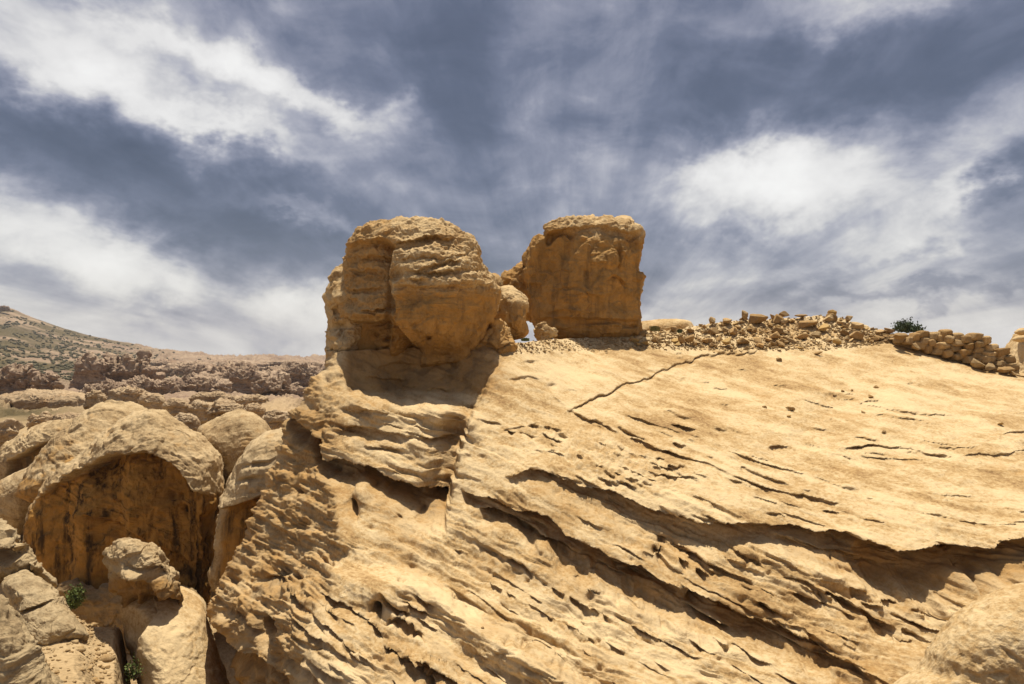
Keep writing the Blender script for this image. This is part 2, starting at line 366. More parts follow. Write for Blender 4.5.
# ------------------------------------------------------------------ the main outcrop
RIDGE = [(300, 352), (345, 351), (515, 343), (560, 339), (630, 334), (655, 330), (690, 328), (715, 323), (745, 319), (790, 318), (833, 316),
         (852, 322), (880, 331), (900, 338), (950, 352), (1000, 368), (1060, 380), (1300, 400)]
LEFT = [(350, 326), (365, 325), (378, 312), (392, 304), (405, 298), (420, 288), (440, 280), (462, 270), (490, 262), (515, 250), (545, 238),
        (570, 226), (590, 214), (605, 208), (622, 211), (640, 222), (660, 230), (684, 238), (740, 250)]      # (py, px)
CTRL = [(340, 352, 17.6), (334, 370, 16.9), (352, 372, 17.5), (380, 352, 18.3), (420, 352, 18.5), (460, 350, 18.6), (515, 344, 19.5), (560, 340, 21.8), (590, 341, 22.8), (640, 334, 24), (700, 347, 23.6), (760, 348, 24), (745, 320, 26.5), (833, 317, 27), (833, 345, 24.5),
        (880, 334, 26), (950, 353, 24.6), (1000, 368, 23.2), (1060, 381, 21.5), (1250, 395, 19),
        (520, 370, 18.0), (600, 365, 20.0), (500, 420, 15.5), (560, 410, 16.7), (600, 400, 17.4), (700, 400, 18.0), (800, 400, 18.2), (800, 440, 15.8), (900, 400, 18.4), (900, 450, 15.0), (1000, 420, 17), (1000, 470, 13.8),
        (480, 465, 14.2), (530, 468, 13.6), (650, 498, 12.9), (740, 518, 12.2), (880, 545, 11.2), (1024, 540, 10.9), (1200, 540, 10.0),
        (600, 540, 12.1), (700, 570, 11.6), (800, 600, 11.0), (900, 620, 10.5), (1024, 620, 9.9),
        (600, 610, 10.9), (700, 640, 10.3), (800, 684, 9.6), (700, 684, 9.6), (600, 684, 9.4), (500, 684, 9.3), (900, 684, 9.3), (1200, 684, 8.6),
        (500, 560, 12.2), (450, 540, 12.9), (450, 600, 11.4), (520, 640, 10.3), (400, 684, 9.4), (320, 684, 9.9), (700, 740, 8.8), (350, 740, 9.2), (1000, 740, 8.5),
        (338, 390, 16.5), (400, 388, 17.75), (450, 385, 17.7), (480, 380, 17.2), (380, 402, 16.1), (430, 406, 15.9), (380, 418, 15.4), (440, 425, 15.2), (320, 410, 16.0), (380, 460, 14.7), (330, 450, 15.2), (420, 480, 14.3),
        (345, 500, 13.9), (400, 530, 13.2), (330, 545, 13.0), (380, 590, 11.3), (320, 600, 11.4), (300, 640, 10.9), (420, 575, 12.0),
        (300, 440, 16.4), (285, 500, 15.4), (255, 540, 15.3), (240, 590, 14.2), (225, 620, 13.8), (255, 650, 12.8), (260, 684, 12.3), (280, 560, 14.2)]
ANG = [(350, 430, 8), (420, 470, 10), (300, 480, 40), (320, 600, 42), (250, 600, 40), (420, 560, 30), (380, 640, 38), (480, 530, 32), (520, 600, 33),
       (600, 500, 25), (600, 430, 27), (560, 640, 35), (700, 440, 22), (700, 560, 26), (700, 640, 30), (800, 470, 15), (800, 580, 25), (850, 640, 27),
       (900, 440, 4), (880, 540, 10), (950, 610, 18), (1000, 460, -3), (1020, 540, -2), (700, 370, -8), (850, 370, 5), (950, 400, 8), (560, 380, 10), (1250, 500, -3)]

def bedding_field():
    """least-squares scalar field whose level lines follow the traced bedding directions"""
    gx = np.linspace(180, 1320, 46); gy = np.linspace(290, 760, 26); nx, ny = len(gx), len(gy)
    hx, hy = gx[1] - gx[0], gy[1] - gy[0]
    A = np.asarray(ANG, float)
    def ang(cx, cy):
        w = 1 / (((A[:, 0] - cx) ** 2 + (A[:, 1] - cy) ** 2) + 400) ** 1.5
        return R((A[:, 2] * w).sum() / w.sum())
    Mx = np.zeros((2 * nx * ny, nx * ny)); b = np.zeros(len(Mx)); k = 0
    for j in range(ny):
        for i in range(nx):
            if i < nx - 1:
                Mx[k, j * nx + i], Mx[k, j * nx + i + 1], b[k] = -1 / hx, 1 / hx, -math.sin(ang(gx[i] + hx / 2, gy[j])); k += 1
            if j < ny - 1:
                Mx[k, j * nx + i], Mx[k, (j + 1) * nx + i], b[k] = -1 / hy, 1 / hy, math.cos(ang(gx[i], gy[j] + hy / 2)); k += 1
    Mx[k, 0] = 1
    S = np.linalg.solve(Mx.T @ Mx + 1e-9 * np.eye(nx * ny), Mx.T @ b).reshape(ny, nx)
    def f(px, py):
        u = np.clip((px - gx[0]) / hx, 0, nx - 1.001); v = np.clip((py - gy[0]) / hy, 0, ny - 1.001)
        i, j = u.astype(int), v.astype(int); fu, fv = u - i, v - j
        fu = fu * fu * (3 - 2 * fu) * .5 + fu * .5; fv = fv * fv * (3 - 2 * fv) * .5 + fv * .5
        return (S[j, i] * (1 - fu) + S[j, i + 1] * fu) * (1 - fv) + (S[j + 1, i] * (1 - fu) + S[j + 1, i + 1] * fu) * fv
    return f

# hollow lips: points, depth, height in pixels, jag
L_MAIN = [(500, 476), (530, 470), (565, 480), (600, 489), (625, 496), (664, 510), (708, 523), (743, 522), (778, 522), (807, 526), (842, 531), (862, 536), (891, 548), (918, 544), (963, 542), (999, 536), (1030, 534), (1100, 536), (1250, 540)]
L_SEC = [(458, 486), (466, 489), (493, 498), (514, 508), (547, 517), (565, 531), (600, 549), (640, 565), (667, 581), (708, 597), (753, 617), (783, 628), (809, 638), (838, 653), (868, 675), (900, 700), (940, 730)]
def outcrop_hollow(px, py):
    h = lipfun(px, py, L_MAIN, [.10, .22, .35, .40, .45, .42, .34, .34, .40, .50, .60, .72, .85, .95, 1.0, 1.0, 1.0, .9, .8],
               [14, 20, 30, 34, 46, 54, 42, 30, 36, 42, 50, 56, 66, 72, 80, 84, 80, 70, 60], jag=2.2, sharp=2.2, seed=11, wv=.2, av=.2)
    h = h + lipfun(px, py, L_SEC, [.2, .35, .4, .45, .55, .6, .65, .65, .6, .5, .5, .5, .5, .5, .5, .5, .5], [16, 20, 28, 34, 46, 52, 54, 54, 52, 46, 44, 42, 44, 46, 48, 46, 46], jag=2.6, seed=12, wv=.4, av=.4)
    h = h + lipfun(px, py, [(474, 509), (511, 520), (532, 534), (559, 550), (578, 560)], .28, 18, seed=13, jag=1.6)
    h = h + lipfun(px, py, [(440, 545), (493, 552), (523, 564), (556, 587), (580, 602), (640, 640)], .16, 9, seed=14, jag=2, gate=11)
    h = h + lipfun(px, py, [(480, 575), (540, 610), (600, 640), (660, 672)], .12, 8, seed=15, jag=2, gate=13)
    # left block and the hollow under it
    h = h + lipfun(px, py, [(312, 452), (324, 458), (340, 457), (371, 467), (407, 482), (428, 488), (447, 492)], [.3, .6, .75, .7, .7, .7, .6], [20, 28, 36, 34, 40, 44, 44], jag=2, seed=16, taper=6)
    h = h + lipfun(px, py, [(286, 418), (300, 421), (312, 430), (324, 440)], .7, 30, jag=2, seed=17, taper=6)
    h = h + lipfun(px, py, [(330, 430), (370, 424), (420, 436), (462, 440)], .16, 14, jag=2.5, seed=18)
    h = h + lipfun(px, py, [(335, 408), (380, 412), (430, 420), (468, 428)], .10, 8, jag=2.5, seed=19, gate=20)
    for q, (pts, A, W) in enumerate([([(352, 366), (400, 364), (450, 362), (500, 356)], .16, 9), ([(358, 376), (410, 378), (470, 374)], .14, 8), ([(362, 386), (420, 388), (460, 388)], .10, 6)]):
        h = h + lipfun(px, py, pts, A, W, jag=2.0, seed=31 + q, gate=26)
    # front block, diagonal hollows
    for s, (pts, A, W) in enumerate([([(287, 585), (310, 606), (326, 622), (345, 640)], .35, 20), ([(320, 594), (352, 606), (368, 620), (385, 638)], .3, 15),
                                     ([(288, 618), (308, 630), (325, 643), (350, 660)], .2, 10), ([(388, 612), (405, 622), (425, 636)], .35, 14), ([(380, 640), (400, 655), (420, 672), (440, 690)], .4, 20),
                                     ([(415, 660), (440, 672), (470, 695)], .3, 14), ([(283, 655), (310, 668), (330, 690)], .3, 16), ([(212, 627), (232, 640), (262, 655), (285, 672)], .6, 22),
                                     ([(215, 600), (240, 612), (262, 632)], .2, 10)]):
        h = h + lipfun(px, py, pts, A, W, jag=2.5, seed=21 + s, taper=8)
    # upper slab: bedding lines
    for s, (pts, A, W, g) in enumerate([([(618, 398), (658, 407), (687, 418), (715, 427), (742, 438), (765, 445), (810, 451)], .17, 8, 34), ([(560, 408), (600, 424), (660, 448), (707, 464), (723, 472), (766, 487), (806, 495), (845, 506)], .20, 10, 40),
                                        ([(838, 450), (873, 444), (908, 448), (936, 454), (962, 457)], .16, 6, 0), ([(930, 446), (955, 448), (982, 447)], .12, 5, 0), ([(960, 454), (985, 453), (1010, 452), (1045, 446)], .15, 6, 0),
                                        ([(995, 437), (1010, 432), (1040, 429)], .12, 6, 0), ([(848, 402), (870, 404), (892, 410), (930, 413)], .10, 5, 30), ([(815, 421), (830, 419), (848, 420)], .08, 4, 0),
                                        ([(700, 455), (740, 466), (790, 485), (840, 500)], .10, 5, 18), ([(640, 414), (690, 434), (740, 452), (800, 468)], .08, 5, 15), ([(930, 514), (970, 520), (1030, 520)], .08, 5, 25), ([(960, 477), (1000, 482), (1040, 482)], .06, 4, 20),
                                        ([(500, 378), (530, 376), (548, 380)], .10, 5, 0), ([(520, 361), (540, 360), (560, 361)], .08, 4, 0), ([(545, 388), (549, 394), (571, 409)], .12, 6, 0),
                                        ([(497, 433), (508, 428), (524, 427), (545, 416)], .08, 4, 0), ([(760, 374), (790, 378), (830, 384)], .08, 5, 12), ([(850, 352), (880, 356), (915, 366)], .06, 4, 14),
                                        ([(640, 470), (690, 478), (740, 500)], .10, 7, 16), ([(590, 440), (640, 455), (690, 470)], .14, 8, 12), ([(560, 450), (610, 470), (660, 488)], .12, 7, 10)]):
        h = h + lipfun(px, py, pts, A * 1.05, W * 1.1, jag=1.1, sharp=1.6, seed=41 + s, taper=18, gate=g)
    h = h + crack(px, py, [(566, 413), (592, 401), (608, 395), (623, 386), (648, 381), (663, 372), (683, 365), (704, 358), (732, 355), (762, 352)], .27, 2.3, seed=71)
    # strata face, fine diagonal hollows between the two big lips
    for s, (x0, y0, x1, y1, A, W) in enumerate([(640, 530, 720, 570, .2, 12), (650, 548, 735, 590, .25, 14), (724, 545, 790, 585, .12, 7), (745, 560, 860, 610, .14, 7), (820, 590, 900, 632, .25, 10), (790, 590, 860, 625, .18, 9),
                                                (840, 610, 930, 650, .14, 8), (700, 560, 780, 600, .1, 6), (880, 600, 950, 622, .2, 9), (870, 622, 940, 645, .15, 8), (760, 610, 840, 648, .12, 7), (660, 585, 760, 625, .15, 8)]):
        xm, ym = (x0 + x1) / 2, (y0 + y1) / 2 - 3
        h = h + lipfun(px, py, [(x0, y0), (xm, ym), (x1, y1)], A, W, jag=2.0, sharp=1.5, seed=81 + s, taper=14, gate=16)
    # holes
    for (cx, cy, rx, ry, A) in [(347, 514, 8, 15, .85), (418, 519, 4, 4, .3), (399, 518, 3, 3, .25), (376, 611, 5, 7, .45), (272, 584, 11, 6, .5), (702, 610, 7, 5, .35), (552, 387, 5, 3, .2),
                                (266, 632, 5, 12, .5), (590, 580, 8, 4, .18), (575, 610, 6, 6, -.08), (609, 627, 7, 7, .12), (588, 643, 5, 5, .08), (533, 478, 8, 9, .25), (553, 477, 5, 5, .2), (320, 428, 8, 5, .2), (300, 470, 8, 8, .2),
                                (468, 458, 4, 3, .1), (482, 458, 4, 3, .1), (345, 478, 9, 5, .2), (366, 487, 8, 5, .2)]:
        h = h + A * gauss(px, py, cx, cy, rx, ry)
    return h

def bed_angle(x, y):
    A = np.asarray(ANG, float); w = 1 / (((A[:, 0] - x) ** 2 + (A[:, 1] - y) ** 2) + 400) ** 1.5
    return R((A[:, 2] * w).sum() / w.sum())
def broken_beds(px, py):
    rg = random.Random(77); h = np.zeros_like(px)
    zones = [(58, (600, 860), (385, 515), (.04, .13), (2.6, 5), (26, 110)), (40, (500, 690), (415, 480), (.07, .18), (3, 7), (12, 46)), (34, (860, 1080), (380, 530), (.04, .10), (2.6, 4.5), (30, 120)),
             (24, (520, 860), (352, 395), (.04, .10), (2.5, 4), (10, 40)), (56, (560, 960), (530, 670), (.05, .16), (3, 8), (40, 140)), (36, (440, 640), (500, 680), (.04, .12), (3, 6), (30, 100)),
             (20, (275, 450), (570, 680), (.06, .20), (4, 9), (20, 70)), (20, (330, 470), (405, 480), (.04, .12), (3, 7), (20, 70))]
    for (n, xr, yr, Ar, Wr, Lr) in zones:
        for i in range(n):
            x, y = rg.uniform(*xr), rg.uniform(*yr); L = rg.uniform(*Lr) * rg.uniform(.4, 1); pts = []
            for k in range(5):
                pts.append((x, y)); t = bed_angle(x, y) + rg.uniform(-.10, .10); x += L / 4 * math.cos(t); y += L / 4 * math.sin(t)
            h = h + lipfun(px, py, pts, rg.uniform(*Ar), rg.uniform(*Wr), jag=.9, sharp=rg.uniform(1.0, 2.2), seed=rg.randrange(1000, 9000), taper=L * .35, bulge=.4)
    return h
def build_outcrop():
    step = 0.85
    us = np.concatenate([np.arange(0, 1, step / 820.0), np.linspace(1, 1.30, 90)[1:]])     # u=1 at px 1040
    vs = np.arange(0, 1.0001, step / 385.0)
    U, V_ = np.meshgrid(us, vs)
    LE = np.asarray(LEFT, float); RI = np.asarray(RIDGE, float)
    py0 = 350 + V_ * 390
    xl = np.interp(py0, LE[:, 0], LE[:, 1]) + 2.2 * fbm(py0 / 13.0, 0.3, 0.2, 5, 4)
    px = xl + U * (1040 - xl)
    yt = np.interp(px, RI[:, 0], RI[:, 1])
    py = yt + V_ * (740 - yt)
    sh = px.shape
    Y = rbf(CTRL, px, py)
    # benches (concave creases): flat tread below the line
    def bench(pts, B, Wb, up=0):
        pts = np.asarray(pts, float)
        yl = np.interp(px, pts[:, 0], pts[:, 1]) + 3 * perlin(px / 16., 3.3, .5, 61) + 1.5 * perlin(px / 5., 8.3, .5, 62)
        end = sst(0, 25, px - pts[0, 0]) * sst(0, 30, pts[-1, 0] - px); d = py - yl
        ramp = np.where(d > 0, np.clip(d / Wb, 0, 1), 0) - np.where(d > 0, sst(1.0, 3.2, d / Wb), 0)
        return -B * ramp * end + (up * np.exp(-(d / 14.0) ** 2) * (d < 0)) * end
    Y = Y + bench([(310, 553), (322, 556), (352, 561), (383, 567), (407, 566), (434, 578), (454, 596), (478, 614), (520, 638), (559, 659), (595, 683), (640, 712)], .55, 16, .12)
    Y = Y + bench([(338, 386), (368, 393), (406, 394), (433, 397), (470, 409), (492, 420)], .55, 11, .30)
    # the groove that parts the left block from the slab
    gp = np.asarray([(515, 346), (492, 380), (475, 412), (463, 440), (456, 470), (449, 510), (438, 535)], float)
    gx = np.interp(py, gp[:, 1], gp[:, 0]) + 7 * fbm(py / 20., 2.1, .5, 63, 5, .6); dd = gx - px
    gend = sst(346, 372, py) * (1 - sst(490, 528, py))
    Y = Y + gend * .40 * sst(-2, 4, dd) * np.exp(-np.clip(dd, 0, None) / 34.)
    # the front block stands proud of the left cliff
    fp = np.asarray([(322, 552), (300, 572), (283, 590), (274, 610), (272, 630), (276, 652), (290, 690), (300, 740)], float)
    fx = np.interp(py, fp[:, 1], fp[:, 0]) + 2 * fbm(py / 12., 7.1, .5, 64, 3); df = px - fx
    Y = Y - sst(552, 600, py) * (.55 * sst(-3, 5, df) * np.exp(-np.clip(df, 0, None) / 70.) - .25 * np.exp(-(np.clip(-df, 0, None) / 9) ** 2) * (df < 0))
    # nose with the arch
    Y = Y - .45 * gauss(px, py, 338, 520, 16, 34, -12) - .35 * gauss(px, py, 360, 492, 22, 16, 20) + .2 * gauss(px, py, 322, 510, 9, 30)
    # big soft undulation
    Y = Y + .28 * fbm(px / 120., py / 70., 0.2, 31, 4)
    # roll the left silhouette away
    roll = px - xl
    Y = Y + 1.4 * np.exp(-roll / 7.0)
    B0 = P(px, py, Y)
    F_ = grid_faces(*sh)
    N0 = normals(B0.reshape(-1, 3), F_).reshape(*sh, 3)
    flip = (N0 * B0 * np.array([1, 1, 1.0])).sum(-1).mean() > 0
    view = B0 - np.array([0, 0, CZ])
    if (N0 * view).sum(-1).mean() > 0: N0 = -N0
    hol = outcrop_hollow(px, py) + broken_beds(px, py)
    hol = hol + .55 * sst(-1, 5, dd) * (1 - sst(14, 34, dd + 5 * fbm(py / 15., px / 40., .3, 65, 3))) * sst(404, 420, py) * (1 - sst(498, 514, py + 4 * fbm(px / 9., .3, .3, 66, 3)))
    # bedding
    S = bedding_field()(px, py); x, y, z = B0[..., 0], B0[..., 1], B0[..., 2]
    Sw = S + 2.5 * fbm(px / 60., py / 40., 0., 33, 3)
    face = sst(0, 30, py - np.interp(px, [p[0] for p in L_MAIN], [p[1] for p in L_MAIN]) + 12)
    face = np.maximum(face, 1 - sst(440, 520, px))
    rough_left = 1 - sst(-10, 45, px - np.interp(py, [350, 400, 440, 500, 560, 600, 690], [316, 318, 318, 325, 318, 285, 282]))
    heap = sst(590, 640, px) * (1 - sst(-2, 7, py - np.interp(px, [600, 640, 690, 760, 830, 870, 900, 960], [346, 346, 346, 348, 345, 342, 338, 340])))
    patchy = sst(-.08, .22, fbm(px / 70., py / 45., .7, 35, 3) + .12 * face)
    lamA = (.50 + .50 * face) * (.25 + .75 * patchy)
    h = .050 * lamA * beds(Sw / 5.2, px / 60., 101) + .095 * lamA * beds(Sw / 13.0 + 3.3, px / 90., 102) 
    h = h + (.25 + .75 * face) * (.050 * fbm(Sw / 4.2, px / 55., .2, 103, 3, .6) + .075 * fbm(Sw / 11., px / 90., .7, 104, 3, .6)) * (.5 + patchy)
    h = h + .065 * fbm(x * 1.1, y * 1.1, z * 1.6, 36, 5, .55)
    h = h + .030 * (.4 + patchy) * fbm(x * 5, y * 5, z * 5, 37, 4, .6)
    # weathered knobbly cliff
    wl = worley(px / 11., py / 9., .3, 38); w2 = worley(px / 5.2 + 3, py / 4.4, .3, 39)
    rg = fbm(Sw / 11., px / 26., .4, 43, 5, .58, ridged=True); rg2 = fbm(px / 24., py / 18., .9, 53, 4, .55)
    pitm = rough_left * sst(-.05, .25, fbm(px / 34., py / 34., .2, 40, 3))
    h = h + rough_left * (.22 * rg2 + (.35 + .65 * sst(-.1, .2, rg2)) * (.12 * fbm(Sw / 7., px / 15., .3, 54, 4, .62, ridged=True) + 10e-2 * chunks(Sw / 21. + .3 * rg2, px / 24. + .6 * rg2, .5, 106, .3) + .045 * chunks(Sw / 8., px / 11., .5, 107, .3)) - .22 * np.exp(-(worley(px / 26., py / 20., .6, 58) / .2) ** 2) * sst(-.05, .15, rg) + .06 * beds(Sw / 9. + .5, px / 25., 108, .4))
    h = h - pitm * (.16 * np.exp(-(wl / .30) ** 2) * sst(-.1, .2, rg2) + .05 * np.exp(-(w2 / .30) ** 2))
    h = h + (.10 + .5 * face) * .09 * chunks(Sw / 16., px / 42., .5, 109, .2) * patchy + .05 * (1 - face) * fbm(Sw / 6., px / 38., .6, 111, 4, .6) * (.4 + patchy)
    # rubbly patch under the long crack, small tafoni pits along the lower face
    rub = gauss(px, py, 600, 455, 85, 24, 20) * 1.0
    w3 = worley(px / 6.5, py / 4.5, .3, 44)
    h = h + rub * .10 * (0.5 - w3) + rub * .08 * fbm(px / 9., py / 6., .4, 45, 4, .6)
    low = gauss(px, py, 560, 630, 110, 60, 30) + .8 * gauss(px, py, 350, 640, 60, 40) + .5 * gauss(px, py, 680, 590, 70, 30, 28)
    w4 = worley(px / 17. + 9, py / 14., .3, 46); gate = sst(.02, .22, fbm(px / 36., py / 36., .2, 47, 2))
    h = h - low * gate * .16 * np.exp(-(w4 / .26) ** 2)
    w5 = worley(px / 21. + 2, py / 13., .7, 48)
    h = h - (.10 + .0 * px) * (.35 + .65 * face) * sst(.05, .25, fbm(px / 55. + 9, py / 35., .2, 49, 2)) * np.exp(-(w5 / .16) ** 2)
    h = h + heap * .16 * fbm(px / 7., py / 5., .4, 51, 3, .6)
    Vx = B0 + N0 * h[..., None]
    Vx[..., 1] += hol
    # colour masks
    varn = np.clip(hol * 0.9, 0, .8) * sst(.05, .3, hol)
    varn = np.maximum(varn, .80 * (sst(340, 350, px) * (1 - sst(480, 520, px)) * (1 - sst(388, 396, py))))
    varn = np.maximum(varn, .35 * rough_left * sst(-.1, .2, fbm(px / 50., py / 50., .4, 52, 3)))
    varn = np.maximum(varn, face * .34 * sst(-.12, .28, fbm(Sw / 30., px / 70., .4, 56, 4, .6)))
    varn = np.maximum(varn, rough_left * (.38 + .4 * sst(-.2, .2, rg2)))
    lam = Sw
    # closed form: carry the sheet on behind the ridge, round the left end and below the frame
    nb = 16; back = (np.arange(nb, 0, -1) / nb)[:, None] ** 1.6
    top = Vx[:1]; ext_t = np.repeat(top, nb, 0)
    dr = top - np.array([0, 0, CZ]); dr[..., 2] = 0; dr /= np.linalg.norm(dr, axis=-1, keepdims=True)
    ext_t = ext_t + dr * (back * 14.0)[..., None]; ext_t[..., 2] -= (back ** 2 * 12.0 + back * .5)
    nl = 8; down = (np.arange(1, nl + 1) / nl)[:, None]
    ext_b = np.repeat(Vx[-1:], nl, 0).copy(); ext_b[..., 2] -= down * 9.0; ext_b[..., 1] += down * 1.5
    A = np.concatenate([ext_t, Vx, ext_b], 0)
    ext = lambda a: np.concatenate([np.repeat(a[:1], nb, 0), a, np.repeat(a[-1:], nl, 0)], 0)
    lam, varn = ext(lam), ext(varn)
    nl2 = 14; bl = (np.arange(nl2, 0, -1) / nl2)[None, :]
    ext_l = np.repeat(A[:, :1], nl2, 1).copy(); ext_l[..., 1] += bl ** 1.3 * 14; ext_l[..., 0] += bl ** 1.3 * 2.0 ; ext_l[..., 2] -= bl ** 2 * 3
    A2 = np.concatenate([ext_l, A], 1); e2 = lambda a: np.concatenate([np.repeat(a[:, :1], nl2, 1), a], 1)
    lam, varn = e2(lam), e2(varn)
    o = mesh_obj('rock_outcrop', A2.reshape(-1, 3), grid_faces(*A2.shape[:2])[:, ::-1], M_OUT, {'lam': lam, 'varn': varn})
    tag(o, 'huge ochre sandstone outcrop with tilted layers and a shadowed overhang, filling the foreground', 'rock outcrop')
    return px, py, Vx
OPX, OPY, OPV = build_outcrop()
def on_outcrop(px, py):
    d = (OPX - px) ** 2 + (OPY - py) ** 2
    return OPV.reshape(-1, 3)[int(d.argmin())].copy()

# ------------------------------------------------------------------ rocks with a traced outline
def smooth_poly(pts, n=40):
    p = np.asarray(pts, float); out = []
    for i in range(len(p)):
        a, b, c, d = p[i - 1], p[i], p[(i + 1) % len(p)], p[(i + 2) % len(p)]
        for t in np.arange(n) / n:
            cr = .5 * ((2 * b) + (-a + c) * t + (2 * a - 5 * b + 4 * c - d) * t * t + (-a + 3 * b - 3 * c + d) * t ** 3)
            out.append(cr * .65 + (b + (c - b) * t) * .35)
    return np.array(out)
def outline_rock(name, pts, Y, tf, tb, mat, label, cat, group=None, n=360, nf=None, e=2.4, tilt=(0, 0), ctrl=None, hollow=None, ridge=None,
                 lamdir=(0, 0, 1), amp=(.10, .05, .06, .0), lscale=(.35, .12), seed=1, varnf=None, centre=None, jag=1.2, rugged=0.0, chunk=None, chunkmask=None):
    """a solid rock whose outline from the photo has its own distance Y, front depth tf and back depth tb; tilt leans it (metres of distance per pixel)"""
    poly = smooth_poly(pts); c = np.array(centre if centre else poly.mean(0))
    ang = np.arctan2(poly[:, 1] - c[1], poly[:, 0] - c[0]); rad = np.hypot(poly[:, 0] - c[0], poly[:, 1] - c[1])
    o_ = np.argsort(ang); ang, rad = ang[o_], rad[o_]
    ph = np.linspace(-np.pi, np.pi, n, endpoint=False)
    Rr = np.interp(ph, ang, rad, period=2 * np.pi)
    Rr = Rr + jag * fbm(np.cos(ph) * Rr / 9., np.sin(ph) * Rr / 9., .3, seed + 60, 4, .6)
    nf = nf or n // 3; nbk = max(8, nf // 3)
    s = np.linspace(.02, 1, nf); rf = np.sin(s * np.pi / 2) ** .9
    s2 = np.linspace(1, .02, nbk + 1)[1:]; rb = np.sin(s2 * np.pi / 2) ** .9
    rho = np.concatenate([rf, rb]); side = np.concatenate([-np.ones(nf), np.ones(nbk)])
    px = c[0] + rho[:, None] * Rr * np.cos(ph); py = c[1] + rho[:, None] * Rr * np.sin(ph)
    prof = np.clip(1 - rho ** e, 0, 1) ** (1 / e)
    off = np.where(side < 0, -tf * prof, tb * prof)[:, None] * np.ones_like(px)
    front = (side < 0)[:, None] * np.ones_like(px)
    Yp = Y + tilt[0] * (px - c[0]) + tilt[1] * (py - c[1])
    fade = (1 - rho[:, None] ** 6) * front
    if ctrl: off = off + fade * sum(A * gauss(px, py, cx, cy, rx, ry, ro) for (cx, cy, rx, ry, ro, A) in ctrl)
    B = P(px, py, Yp + off)
    sh = px.shape; F_ = grid_faces(sh[0], sh[1], True)
    N = normals(B.reshape(-1, 3), F_).reshape(*sh, 3)
    cen = B.reshape(-1, 3).mean(0)
    if (N * (B - cen)).sum(-1).mean() < 0: N = -N
    x, y, z = B[..., 0], B[..., 1], B[..., 2]
    ld = np.asarray(lamdir, float); ld /= np.linalg.norm(ld)
    sc_ = lscale[0]
    lam = x * ld[0] + y * ld[1] + z * ld[2] + sc_ * .8 * fbm(x / (sc_ * 5), y / (sc_ * 5), z / (sc_ * 5), seed + 3, 3)
    al = (x - .3 * y) / (sc_ * 5)
    patch = sst(-.25, .2, fbm(x / (sc_ * 6), y / (sc_ * 6), z / (sc_ * 6), seed + 5, 3))
    h = amp[0] * fbm(x / (sc_ * 3), y / (sc_ * 3), z / (sc_ * 3), seed + 7, 5, .55)
    h = h + amp[1] * (.3 + .7 * patch) * (beds(-lam / lscale[0], al, seed + 11) + .5 * beds(-lam / lscale[1], al * 1.7, seed + 13))
    h = h + amp[2] * fbm(x / (sc_ * .5), y / (sc_ * .5), z / (sc_ * .5), seed + 15, 4, .6)
    if chunk:
        wx, wy, wz = (chunk[1] * .35 * fbm(x / chunk[1] * .8 + q, y / chunk[1] * .8, z / chunk[1] * .8, seed + 31 + q, 3) for q in (0, 1, 2))
        h = h + chunk[0] * (1 if chunkmask is None else np.where(front > 0, chunkmask(px, py), 1)) * (chunks((x + wx) / chunk[1], (y + wy) / chunk[1], (z + wz) / chunk[1] * 1.3, seed + 41) + .4 * chunks((x + wx) / chunk[1] * 2.3, (y + wy) / chunk[1] * 2.3, (z + wz) / chunk[1] * 2.9, seed + 45))
    if rugged: h = h + rugged * (fbm(x / (sc_ * 3.2), y / (sc_ * 3.2), z / (sc_ * 1.5), seed + 23, 5, .6, ridged=True) - .2)
    if amp[3]:
        w = worley(x / (sc_ * 1.1), y / (sc_ * 1.1), z / (sc_ * .9), seed + 17)
        h = h - amp[3] * sst(0, .2, fbm(x / (sc_ * 4), y / (sc_ * 4), z / (sc_ * 4), seed + 19, 2)) * np.exp(-(w / .3) ** 2)
    B = B + N * h[..., None]
    hol = np.zeros_like(px)
    if hollow is not None:
        hol = hollow(px, py) * front * (1 - rho[:, None] ** 14); B[..., 1] += hol
    if ridge is not None: B[..., 1] += ridge(px, py) * fade
    va = np.zeros_like(px)
    if varnf is not None: va = np.clip(varnf(px, py, hol), 0, 1) * front
    nV = sh[0] * sh[1]; pf, pb = B[0].mean(0), B[-1].mean(0)
    Vx = np.concatenate([B.reshape(-1, 3), pf[None], pb[None]])
    j = np.arange(sh[1]); j2 = (j + 1) % sh[1]; lr = (sh[0] - 1) * sh[1]
    F3 = np.concatenate([np.stack([np.full_like(j, nV), j2, j], -1), np.stack([np.full_like(j, nV + 1), lr + j, lr + j2], -1)])
    att = {'lam': np.r_[lam.ravel(), lam[0].mean(), lam[-1].mean()], 'varn': np.r_[va.ravel(), va[0].mean(), va[-1].mean()]}
    o = mesh_obj(name, Vx, F_, mat, att, F3=F3)
    tag(o, label, cat, group)
    return o

